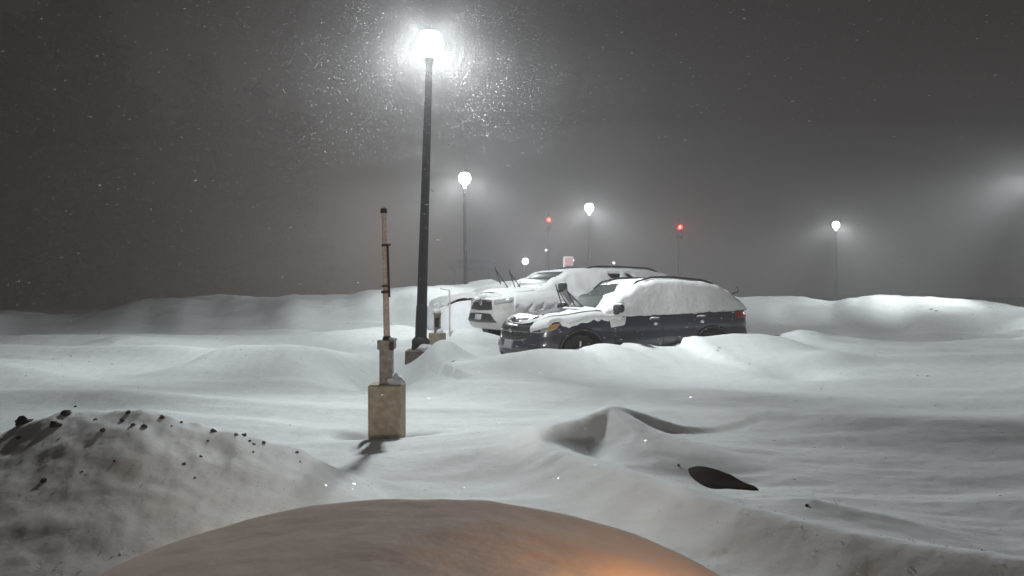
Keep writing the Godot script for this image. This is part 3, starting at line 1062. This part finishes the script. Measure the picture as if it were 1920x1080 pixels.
	offset_sheet(s2, cabin_rows(d, 0.88, 4.66, 0, 26, 0.04), Vector3(2.8, 0.9, 0), func(p, _r, k):
		var nn := nf.get_noise_3dv(p * 2.0 + Vector3(30, 0, 0))
		var th := 0.03 + 0.018 * nn
		if k >= 9 and k <= 17 and p.x < 1.8:
			th = lerpf(th, -0.02, smoothstep(0.62, 0.5, absf(p.z) + nn * 0.1) * smoothstep(0.93, 1.05, p.x + nn * 0.08))
		if k > 2 and k < 7 and p.x > 2.6 and p.x < 4.0:
			# panes of the rear door wiped half clear by the wind
			th = lerpf(th, -0.012, smoothstep(0.05, 0.25, nn + 0.35 * float(k >= 5) - absf(p.x - 2.78) * 0.8))
		return th)
	part("snow_cover", s2.mesh(), M.car_snow, e)
	wiper(e, Vector3(0.94, 1.14, 0.12), Vector3(0.64, 1.45, 0.22))
	wiper(e, Vector3(0.94, 1.13, -0.45), Vector3(0.58, 1.53, -0.32))
	rails(d, e, 2.2, 4.1)

	# ---- a third car, wholly buried
	var b := Car.new()
	b.top = c.top
	b.roof = [[1.15, 1.06], [1.3, 1.12], [1.8, 1.36], [2.2, 1.46], [2.8, 1.47], [3.4, 1.42], [3.9, 1.30], [4.4, 1.12], [4.6, 1.08]]
	b.wheels = c.wheels
	b.out = c.out
	b.nrm = c.nrm
	b.arc = c.arc
	var f := thing("parked_car", "low saloon car buried under snow left of the white off-road car", "car", Vector3(-2.0, 0.12, -19.3), 0.47, "cars parked in the snow")
	car_common(b, f, "white_car_paint", 1)
	var s3 := Soup.new()
	offset_sheet(s3, deck_rows(b), Vector3(2.0, 0.2, 0), func(p, _r, _k): return 0.10 + 0.05 * nf.get_noise_2d(p.x * 1.5, p.z * 1.5 + 50.0))
	for side in [1.0, -1.0]:
		var rows := []
		for q in b.out.size():
			var row := PackedVector3Array()
			var y1 := tab(b.top, b.out[q].x)
			for j in 15: row.append(wall_i(b, q, side, lerpf(0.3, y1, j / 14.0)))
			rows.append(row)
		offset_sheet(s3, rows, Vector3(2.4, 0.6, 0), func(p, _r, _k): return 0.06 + 0.03 * nf.get_noise_3dv(p * 2.0))
	offset_sheet(s3, cabin_rows(b, 1.12, 4.6, 0, 26, 0.05), Vector3(2.8, 0.9, 0), func(p, _r, k):
		var nn := nf.get_noise_3dv(p * 1.8 + Vector3(70, 0, 0))
		if k > 2 and k < 6 and p.x > 1.9 and p.x < 3.4: return -0.01 + maxf(0.0, nn) * 0.1
		return 0.07 + 0.03 * nn)
	part("snow_cover", s3.mesh(), M.car_snow, f)

func rails(c: Car, o: Node3D, x0: float, x1: float) -> void:
	for k in [9, 17]:
		var pts := []
		var rad := []
		for q in 13:
			var t := q / 12.0
			var p := cabin_point(c, lerpf(x0, x1, t), k)
			pts.append(p + Vector3(0, 0.055 * minf(1.0, minf(t, 1.0 - t) * 10.0) + 0.012, 0))
			rad.append(0.018)
		part("roof_rail", tube_mesh(pts, rad, 8), M.black_plastic, o)

func car_common(c: Car, o: Node3D, paint: String, detail: int) -> void:
	part("body", body_shell(c), M[paint], o)
	var s := Soup.new()
	s.sheet(cabin_rows(c, c.roof[0][0], c.roof[-1][0], 0, 26), false, Vector3(2.8, 0.8, 0))
	part("cabin", s.mesh(), M[paint], o)
	var wx := 1.0
	for r in c.roof:
		if r[1] < c.roof[5][1] - 0.05 and r[0] < 2.3: wx = r[0]
	part("windscreen", cabin_patch(c, c.roof[1][0] - 0.04, wx + 0.06, 9, 17), M.frosted_glass, o)
	part("rear_window", cabin_patch(c, c.roof[-4][0], c.roof[-2][0], 10, 16), M.dark_glass, o)
	for side in [0, 1]:
		for w in [[1.75, 2.50], [2.60, 3.40], [3.50, 4.05]]:
			part("side_window", cabin_patch(c, w[0], w[1], 1 if side == 0 else 20, 6 if side == 0 else 25), M.dark_glass, o)
		mirror(c, o, 1.62 if detail < 3 else 1.42, 1.0 if side == 0 else -1.0)
		if detail > 1:
			for w in c.wheels: add_wheel(c, o, w, 1.0 if side == 0 else -1.0)

# ------------------------------------------------------------------ gate post, reader, marker rod

func build_gate() -> void:
	var p := Vector3(-1.127, 0.0, -7.15)
	var o := thing("gate_post", "rusty gate post on a square concrete block in the middle of the snow", "gate post", p)
	part("concrete_base", box_mesh(Vector3(0, 0.18, 0), Vector3(0.297, 0.765, 0.30), 0.012), M.concrete, o)
	var hs := Soup.new()
	box(hs, Vector3(-0.006, 0.735, 0), Vector3(0.112, 0.36, 0.13), 0.008)
	part("post_housing", hs.mesh(), M.grey_cabinet_paint, o)
	var hd := Soup.new()
	box(hd, Vector3(-0.004, 0.915, 0), Vector3(0.150, 0.085, 0.16), 0.006)
	part("post_head", hd.mesh(), M.grey_cabinet_paint, o)
	var cl := Soup.new()
	box(cl, Vector3(0.052, 0.905, 0.085), Vector3(0.04, 0.075, 0.03), 0.004)
	part("hinge_plate", cl.mesh(), M.brown_rust, o)
	var rod := Node3D.new()
	var lean := Vector3(-0.026, 0, 0)
	var q := func(y: float) -> Vector3: return Vector3(-0.002, y, 0) + lean * (y - 0.95)
	part("upright_arm", tube_mesh([q.call(0.95), q.call(1.40), q.call(1.405), q.call(2.12)], [0.030, 0.028, 0.024, 0.021], 14), M.rusty_steel, o)
	part("rust_stripe", tube_mesh([q.call(0.955) + Vector3(0, 0, 0), q.call(0.99)], [0.045, 0.032], 14), M.brown_rust, o)
	part("arm_collar", tube_mesh([q.call(1.375), q.call(1.40)], [0.042, 0.042], 16), M.brown_rust, o)
	part("arm_collar", tube_mesh([q.call(1.435), q.call(1.45)], [0.036, 0.036], 16), M.brown_rust, o)
	part("arm_collar", tube_mesh([q.call(1.80), q.call(1.82)], [0.028, 0.028], 16), M.brown_rust, o)
	part("side_rod", tube_mesh([q.call(1.34) + Vector3(0.034, 0, 0.02), q.call(1.82) + Vector3(0.030, 0, 0.02)], [0.010, 0.010], 8), M.brown_rust, o)
	part("latch_pin", tube_mesh([q.call(1.81) + Vector3(0.0, 0, 0.01), q.call(1.815) + Vector3(0.055, 0, 0.01)], [0.012, 0.010], 8), M.brown_rust, o)
	part("end_cap", tube_mesh([q.call(2.10), q.call(2.13), q.call(2.145)], [0.030, 0.030, 0.024], 16), M.brown_rust, o)
	var sn := part("snow_cap", blob_mesh(Vector3(0.028, 0.018, 0.028), 2, 0.2, 12, 7, true), M.car_snow, o)
	sn.position = q.call(2.147)
	var s2 := part("snow_cap", blob_mesh(Vector3(0.085, 0.075, 0.10), 5, 0.3, 16, 9, true), M.car_snow, o)
	s2.position = Vector3(0.085, 0.575, 0.02)
	var s3 := part("snow_cap", blob_mesh(Vector3(0.045, 0.02, 0.06), 6, 0.3, 12, 7, true), M.car_snow, o)
	s3.position = Vector3(0.05, 0.96, 0.0)

	var r := Vector3((820.0 - 960.0) / F * 14.2, 0.0, -14.2)
	var e := thing("card_reader", "short grey card reader pedestal on a pale concrete block behind the lamp post", "card reader", r)
	var cb := Soup.new()
	tube(cb, [Vector3(0, -0.3, 0), Vector3(0, 0.63, 0), Vector3(0, 0.645, 0)], [0.155, 0.155, 0.145], 28)
	part("concrete_base", cb.mesh(), M.concrete, e)
	part("pedestal", box_mesh(Vector3(0.0, 0.80, 0), Vector3(0.115, 0.34, 0.12), 0.008), M.grey_cabinet_paint, e)
	part("reader_face", box_mesh(Vector3(0.0, 0.83, 0.062), Vector3(0.075, 0.16, 0.012), 0.003), M.black_plastic, e)
	part("pedestal_hood", box_mesh(Vector3(0.0, 0.985, 0.01), Vector3(0.14, 0.04, 0.16), 0.008), M.grey_cabinet_paint, e)
	var h1 := part("snow_cap", blob_mesh(Vector3(0.075, 0.07, 0.085), 8, 0.2, 14, 8, true), M.car_snow, e)
	h1.position = Vector3(0, 1.005, 0.01)
	var h2 := part("snow_cap", blob_mesh(Vector3(0.065, 0.075, 0.08), 9, 0.3, 14, 8, true), M.car_snow, e)
	h2.position = Vector3(0.06, 0.65, 0.08)

	var mk := thing("marker_rod", "thin white marker rod standing in the snow left of the white car", "marker rod", Vector3((843.0 - 960.0) / F * 15.0, 0.0, -15.0))
	part("rod", tube_mesh([Vector3(0, 0, 0), Vector3(0, 1.40, 0), Vector3(0, 1.42, 0)], [0.016, 0.016, 0.008], 10), M.sign_white, mk)
	part("cross_wire", tube_mesh([Vector3(0.0, 1.41, 0), Vector3(-0.20, 1.44, -0.3)], [0.012, 0.010], 8), M.sign_white, mk)

# ------------------------------------------------------------------ what lies nearest

func build_foreground() -> void:
	# the bonnet that the view looks over
	var s := Soup.new()
	var rows := []
	for j in 61:
		var v := j / 60.0
		var row := PackedVector3Array()
		for k in 81:
			var u := k / 40.0 - 1.0
			# rounded in plan: front edge curves back to the sides
			var hw := 0.94
			var x := -0.22 + u * hw
			var front := -2.16 + 0.30 * pow(absf(u), 2.4)
			var z := lerpf(front, -0.55, v)
			var fr := (z - front)
			var y := 0.885 + 0.02 * v - 0.20 * pow(absf(u), 2.0) * (1.0 if u < 0.0 else 1.15) - 0.25 * pow(absf(u), 10.0)
			y -= 0.42 * pow(maxf(0.0, 1.0 - fr / 0.22), 2.6)
			y += 0.007 * nf.get_noise_2d(x * 2.0, z * 2.0) + 0.002 * nf.get_noise_2d(x * 9.0, z * 9.0)
			row.append(Vector3(x, y, z))
		rows.append(row)
	# skirt down to the snow
	var skirt := PackedVector3Array()
	for p in rows[0]: skirt.append(Vector3(p.x, -0.1, p.z - 0.02))
	rows.push_front(skirt)
	for r in rows.size():
		var a: Vector3 = rows[r][0]
		var b: Vector3 = rows[r][-1]
		rows[r].insert(0, Vector3(a.x - 0.02, -0.1, a.z))
		rows[r].append(Vector3(b.x + 0.02, -0.1, b.z))
	s.sheet(rows, false)
	var bn := thing("car_front", "tan car bonnet dusted with snow, curving across the bottom edge, orange glow at right", "car bonnet", Vector3.ZERO)
	part("bonnet", s.mesh(), M.dusted_tan_paint, bn)
	for side in [-1.0, 1.0]:  # added unseen lamps, a fill for the parked cars and gate post
		var hp := Vector3(-0.22 + side * 0.50, 0.50, -2.20)
		part("headlight", tube_mesh([hp + Vector3(0, 0, 0.25), hp, hp + Vector3(0, 0, -0.03)], [0.07, 0.07, 0.05], 18), M.added_fill_lens, bn)  # body of the added fill lamp, hidden under the bonnet edge
		var hl := SpotLight3D.new()
		hl.name = "added_fill_beam" if side < 0.0 else "added_fill_beam_001"
		hl.light_color = Color(1.0, 0.98, 0.95)
		hl.light_energy = 28.0
		hl.light_size = 0.06
		hl.spot_range = 60.0
		hl.spot_attenuation = 2.0
		hl.spot_angle = 9.5
		hl.spot_angle_attenuation = 1.0
		hl.shadow_enabled = true
		hl.position = hp + Vector3(0, 0, -0.06)
		hl.basis = Basis.looking_at(Vector3(2.4 + side * 1.1, 1.25, -12.5) - hl.position)
		bn.add_child(hl)
		# a second, wider added fill from the same unseen lamp
		var wide := SpotLight3D.new()
		wide.name = "added_wide_fill" if side < 0.0 else "added_wide_fill_001"
		wide.light_color = Color(1.0, 0.97, 0.93)
		wide.light_energy = 1.5
		wide.light_size = 0.06
		wide.spot_range = 40.0
		wide.spot_attenuation = 2.0
		wide.spot_angle = 50.0
		wide.spot_angle_attenuation = 1.0
		wide.shadow_enabled = true
		wide.position = hp + Vector3(0, 0, -0.06)
		wide.basis = Basis.looking_at(Vector3(-0.6, 0.75, -7.0) - wide.position)
		bn.add_child(wide)
	# an amber lamp on it, below the picture
	var am := thing("amber_lamp", "small amber lamp on the tan bonnet, below the bottom edge", "lamp", Vector3(0.37, 0.85, -1.27))
	part("lamp_foot", tube_mesh([Vector3(0, -0.06, 0), Vector3(0, 0.015, 0)], [0.035, 0.03], 16), M.black_plastic, am)
	part("lamp_lens", tube_mesh([Vector3(0, 0.015, 0), Vector3(0, 0.05, 0), Vector3(0, 0.07, 0), Vector3(0, 0.078, 0)], [0.026, 0.026, 0.018, 0.004], 16), M.amber_lens, am)
	var li := OmniLight3D.new()
	li.name = "amber_light"
	li.light_color = Color(1.0, 0.72, 0.45)
	li.light_energy = 0.22
	li.light_size = 0.025
	li.omni_range = 20.0
	li.omni_attenuation = 2.0
	li.shadow_enabled = true
	li.position = Vector3(0, 0.048, 0)
	am.add_child(li)

	# clods of dirty snow thrown up on the bank
	var kinds := []
	for k in 5: kinds.append(blob_mesh(Vector3(1.0, 0.75, 0.9), 20 + k, 0.55, 10, 7))
	var marks := [ # x, y in the photograph and width there
		[45, 793, 30, "biggest dirty snow clod, at the left end of the bank crest"], [124, 779, 22, "hooked chunk of dirty snow leaning from the bank crest"], [105, 800, 24, "flat dirty chunk beside the hooked one on the bank crest"],
		[142, 764, 8, ""], [180, 788, 9, ""], [241, 774, 11, "dark clod on the bank crest right of the hooked chunk"], [230, 790, 10, ""], [250, 799, 10, ""], [271, 803, 13, ""],
		[304, 787, 12, ""], [340, 793, 7, ""], [193, 808, 12, ""], [36, 822, 12, ""], [400, 811, 14, ""], [443, 816, 8, ""], [458, 817, 11, ""], [468, 828, 8, ""], [476, 834, 7, ""], [495, 833, 9, ""], [557, 850, 9, "last dark clod at the right foot of the bank"],
		[345, 873, 9, "single dark clod halfway down the near face of the bank"], [215, 871, 6, ""], [377, 858, 7, ""], [475, 849, 6, ""], [82, 903, 14, "brown clod low on the near face of the bank"], [155, 885, 5, ""], [390, 831, 6, ""], [322, 801, 5, ""], [366, 899, 6, ""], [563, 866, 4, ""],
		[1272, 873, 8, "small dark clod just left of the bare asphalt"], [1512, 951, 9, "dark clod on the snow right of the bare asphalt"], [198, 626, 7, ""], [205, 622, 8, "twig-like dark clod on the far snow at left"],
	]
	for mk in marks:
		var w := on_snow(mk[0], mk[1])
		var hit := -w.z
		var size: float = mk[2] / F * hit * 0.42
		var o := part("snow_clod", kinds[rng.randi() % 5], M.dirty_ice, self)
		o.position = w + Vector3(0, size * 0.12, 0)
		o.rotation = Vector3(rng.randf_range(-0.4, 0.4), rng.randf() * TAU, rng.randf_range(-0.4, 0.4))
		o.scale = Vector3(size, size * rng.randf_range(0.8, 1.1), size)
		tag(o, mk[3] if mk[3] else "small dark clod of dirty snow scattered on the ploughed bank at left", "snow clod", "clods of dirty snow")
	# glinting crystals
	var mm := MultiMesh.new()
	mm.transform_format = MultiMesh.TRANSFORM_3D
	var cs := Soup.new()
	cs.face([Vector3(-1, 0, 0), Vector3(0, 0.3, 1), Vector3(1, 0, 0), Vector3(0, -0.3, -1)], Vector3(0, -5, 0))
	mm.mesh = cs.mesh()
	var pos := []
	for k in 3500:
		var z := -rng.randf_range(3.0, 7.5)
		var x := rng.randf_range(-0.62, 0.62) * -z
		pos.append(Vector3(x, snow_h(x, z) + 0.004, z))
	mm.instance_count = pos.size()
	for k in pos.size():
		var b := Basis.from_euler(Vector3(rng.randf_range(-0.3, 0.3), rng.randf() * TAU, rng.randf_range(-0.3, 0.3))).scaled(Vector3.ONE * rng.randf_range(0.0025, 0.0055))
		mm.set_instance_transform(k, Transform3D(b, pos[k]))
	var mi := MultiMeshInstance3D.new()
	mi.name = "ice_crystals"
	mi.multimesh = mm
	mi.material_override = M.ice
	add_child(mi)
	tag(mi, "tiny glinting ice crystals strewn over the near snow", "ice crystals", "", "stuff")

# ------------------------------------------------------------------ far things

func small_lamp(pos: Vector3, label: String, energy: float, glass: String, tint: Color, scale: float) -> void:
	var o := thing("far_lamp", label, "lamp", Vector3(pos.x, 0.2, pos.z), 0.0, "small far lamps in the haze")
	part("pole", tube_mesh([Vector3(0, -0.4, 0), Vector3(0, pos.y - 0.3, 0)], [0.05, 0.035], 10), M.dark_bronze_paint, o)
	var gl := Soup.new()
	var pts := []
	var rr := []
	for k in 11:
		var t := PI * k / 10.0
		pts.append(Vector3(0, pos.y - 0.2 - cos(t) * scale, 0))
		rr.append(maxf(0.004, sin(t) * scale))
	tube(gl, pts, rr, 16)
	part("lamp_globe", gl.mesh(), M[glass], o)
	var li := OmniLight3D.new()
	li.name = "lamp_light"
	li.light_color = tint
	li.light_energy = energy
	li.light_size = scale * 0.8
	li.omni_range = 40.0
	li.omni_attenuation = 2.0
	li.shadow_enabled = true
	li.position = Vector3(0, pos.y - 0.2, 0)
	o.add_child(li)

func signal_head(pos: Vector3, label: String) -> void:
	var o := thing("traffic_signal", label, "traffic signal", Vector3(pos.x, 0.2, pos.z), 0.0, "red traffic signals")
	var y := pos.y - 0.2
	part("mast", tube_mesh([Vector3(0.0, -0.5, -0.3), Vector3(0.0, y + 0.6, -0.3)], [0.10, 0.06], 12), M.dark_bronze_paint, o)
	var hs := Soup.new()
	box(hs, Vector3(0, y - 0.35, -0.1), Vector3(0.36, 1.1, 0.22), 0.03)
	part("signal_housing", hs.mesh(), M.black_plastic, o)
	part("bracket", box_mesh(Vector3(0, y - 0.35, -0.22), Vector3(0.08, 0.08, 0.14), 0.005), M.black_plastic, o)
	part("red_lens", tube_mesh([Vector3(0, y, 0.012), Vector3(0, y, 0.04), Vector3(0, y, 0.055)], [0.15, 0.14, 0.06], 20), M.red_lens, o)
	for k in [1, 2]:
		part("dark_lens", tube_mesh([Vector3(0, y - 0.35 * k, 0.012), Vector3(0, y - 0.35 * k, 0.03)], [0.14, 0.12], 20), M.dark_glass, o)
	for k in 3:
		var v := Soup.new()
		var row0 := PackedVector3Array()
		var row1 := PackedVector3Array()
		for q in 13:
			var a := PI * q / 12.0
			row0.append(Vector3(cos(a) * 0.165, y - 0.35 * k + sin(a) * 0.165, 0.01))
			row1.append(Vector3(cos(a) * 0.160, y - 0.35 * k + sin(a) * 0.160, 0.22))
		v.sheet([row0, row1], false, Vector3(0, y - 0.35 * k, 0.1))
		part("visor", v.mesh(), M.black_plastic, o)
	var li := OmniLight3D.new()
	li.name = "red_light"
	li.light_color = Color(1.0, 0.14, 0.10)
	li.light_energy = 5.0
	li.light_size = 0.1
	li.omni_range = 40.0
	li.omni_attenuation = 2.0
	li.shadow_enabled = true
	li.position = Vector3(0, y, 0.30)
	o.add_child(li)

func build_far_things() -> void:
	small_lamp(at(985, 490, 56), "violet white lamp low in the haze left of the white car's roof", 8.0, "violet_glass", Color(0.88, 0.86, 1.0), 0.24)
	small_lamp(at(1024, 469, 78), "tiny pale lamp directly under the left red signal", 1.5, "small_glass", Color(0.95, 0.97, 1.0), 0.12)
	small_lamp(at(1151, 493, 72), "tiny pale lamp just above the roof of the blue car", 1.5, "small_glass", Color(0.95, 0.97, 1.0), 0.12)
	small_lamp(at(1075, 488, 64), "tiny pale lamp right beside the pink sign", 0.8, "small_glass", Color(1.0, 0.92, 0.92), 0.07)
	signal_head(at(1029, 412, 66), "red traffic signal, the left and smaller of the two")
	signal_head(at(1275, 426, 58), "red traffic signal, the right and brighter of the two")
	var p := at(1058, 482, 34)
	var sg := thing("sign", "faded pink sign on a post behind the roof of the white car", "sign", Vector3(p.x, 0.2, p.z))
	part("post", tube_mesh([Vector3(0, -0.4, 0), Vector3(0, p.y - 0.2, 0)], [0.06, 0.06], 10), M.sign_white, sg)
	part("board", box_mesh(Vector3(0.20, p.y - 0.40, 0.02), Vector3(0.36, 0.36, 0.05), 0.006), M.sign_pink, sg)
	part("top_rail", box_mesh(Vector3(0.20, p.y - 0.20, 0.02), Vector3(0.42, 0.05, 0.06), 0.006), M.sign_white, sg)
	var q := at(885, 486, 60)
	var cn := thing("canopy", "pale snow-laden canopy roof, faint in the haze behind the second lamp post", "canopy", Vector3(q.x, 0.2, q.z))
	var rf := part("roof", blob_mesh(Vector3(1.9, 0.42, 1.3), 31, 0.08, 36, 16), M.haze_grey_paint, cn)  # snowy roof coloured grey to keep it faint like the haze
	rf.position.y = q.y - 0.2 - 0.42
	for dx in [-1.3, 1.3]:
		part("post", tube_mesh([Vector3(dx, -0.4, 0), Vector3(dx, q.y - 0.75, 0)], [0.06, 0.06], 8), M.dark_bronze_paint, cn)

# ------------------------------------------------------------------ woods at left

func tree_meshes(h: float, seed_: int) -> Array:
	var r := RandomNumberGenerator.new()
	r.seed = seed_
	var ts := Soup.new()
	var bend := Vector3(r.randf_range(-0.4, 0.4), 0, r.randf_range(-0.4, 0.4))
	var spine := []
	var rad := []
	for k in 8:
		var t := k / 7.0
		spine.append(Vector3(0, h * t, 0) + bend * t * t + Vector3(r.randf_range(-0.1, 0.1), 0, r.randf_range(-0.1, 0.1)) * t)
		rad.append(lerpf(0.26, 0.03, t))
	tube(ts, spine, rad, 9)
	var cs := Soup.new()
	for b in 60:
		var t := r.randf_range(0.04, 0.97)
		var k := int(t * 7.0)
		var foot: Vector3 = spine[k].lerp(spine[min(k + 1, 7)], t * 7.0 - k)
		var a := r.randf() * TAU
		var l := (1.0 - t * 0.75) * r.randf_range(1.6, 4.2)
		var tip := foot + Vector3(cos(a) * l, l * r.randf_range(0.05, 0.6), sin(a) * l)
		tube(ts, [foot, foot.lerp(tip, 0.5) + Vector3(0, 0.1, 0), tip], [0.06, 0.04, 0.012], 5)
		for q in 34:
			var f := r.randf_range(0.25, 1.05)
			var c := foot.lerp(tip, f) + Vector3(r.randfn(), r.randfn(), r.randfn()) * 0.3
			var s := r.randf_range(0.15, 0.42)
			var d := Vector3(r.randfn(), r.randfn() * 0.6, r.randfn()).normalized()
			var e := d.cross(Vector3(r.randfn(), r.randfn(), r.randfn())).normalized()
			cs.face([c - d * s, c + e * s * 0.42, c + d * s, c - e * s * 0.42], c + d.cross(e))
	return [ts.mesh(), cs.mesh()]

func build_woods() -> void:
	var kinds := []
	for k in 4: kinds.append(tree_meshes([15.0, 13.0, 17.0, 11.0][k], 300 + k))
	var r := RandomNumberGenerator.new()
	r.seed = 91
	for k in 46:
		var f := (k % 23) / 22.0
		var row := k / 23
		var u := lerpf(-200.0, 560.0, f) + r.randf_range(-22, 22)
		var dep := lerpf(38.0, 92.0, pow(f, 1.3)) + row * 7.0 + r.randf_range(-3, 3)
		var o := thing("tree", "dark tree among the woods at left, dim in the blowing snow", "tree", Vector3((u - 960.0) / F * dep, 0.3, -dep), r.randf() * TAU, "trees of the woods at left")
		o.scale = Vector3.ONE * r.randf_range(1.15, 1.45)
		var kind := r.randi() % 4
		part("trunk", kinds[kind][0], M.bark, o)
		part("crown", kinds[kind][1], M.twigs, o)

# ------------------------------------------------------------------ snow in the air

func build_flakes() -> void:
	var mm := MultiMesh.new()
	mm.transform_format = MultiMesh.TRANSFORM_3D
	mm.mesh = blob_mesh(Vector3(1.9, 0.42, 0.7), 3, 0.3, 6, 4)
	var tr := []
	var lamp := Vector3(-1.35, 5.43, -13.0)
	# gusts: lines of flakes round the near lamp
	for g in 1000:
		var c := lamp + Vector3(rng.randfn() * 1.45, rng.randfn() * 1.05 - 0.5, rng.randfn() * 1.4)
		for k in rng.randi_range(3, 14):
			var p := c + Vector3(rng.randfn() * 0.22, rng.randfn() * 0.07, rng.randfn() * 0.2)
			if p.distance_to(lamp) < 0.35: continue
			tr.append([p, rng.randf_range(0.0014, 0.0046)])
	# flakes through the whole air
	for k in 13000:
		var dep := 2.5 + 19.0 * sqrt(rng.randf())
		var p := Vector3(rng.randf_range(-0.7, 0.7) * dep, rng.randf_range(0.6, CAM_Y + 0.4 * dep), -dep)
		if p.y < snow_h(p.x, p.z) + 0.1: continue
		tr.append([p, rng.randf_range(0.0020, 0.0056)])
	# a few big ones that catch the light
	for m in [[366, 338, 7.0, 5], [187, 347, 6.0, 4], [545, 427, 8.0, 3], [953, 311, 9.0, 5], [822, 450, 10.0, 5], [530, 520, 9.0, 3]]:
		tr.append([at(m[0], m[1], m[2]), m[3] / F * m[2] * 0.5])
	mm.instance_count = tr.size()
	for k in tr.size():
		var b := Basis.from_euler(Vector3(rng.randf_range(-0.3, 0.3), rng.randf_range(-0.5, 0.5), rng.randf_range(-0.25, 0.25))).scaled(Vector3.ONE * tr[k][1])
		mm.set_instance_transform(k, Transform3D(b, tr[k][0]))
	var mi := MultiMeshInstance3D.new()
	mi.name = "blowing_snow"
	mi.multimesh = mm
	mi.material_override = M.flake
	add_child(mi)
	tag(mi, "snowflakes blown through the air, thickest round the near lamp", "snowflakes", "", "stuff")
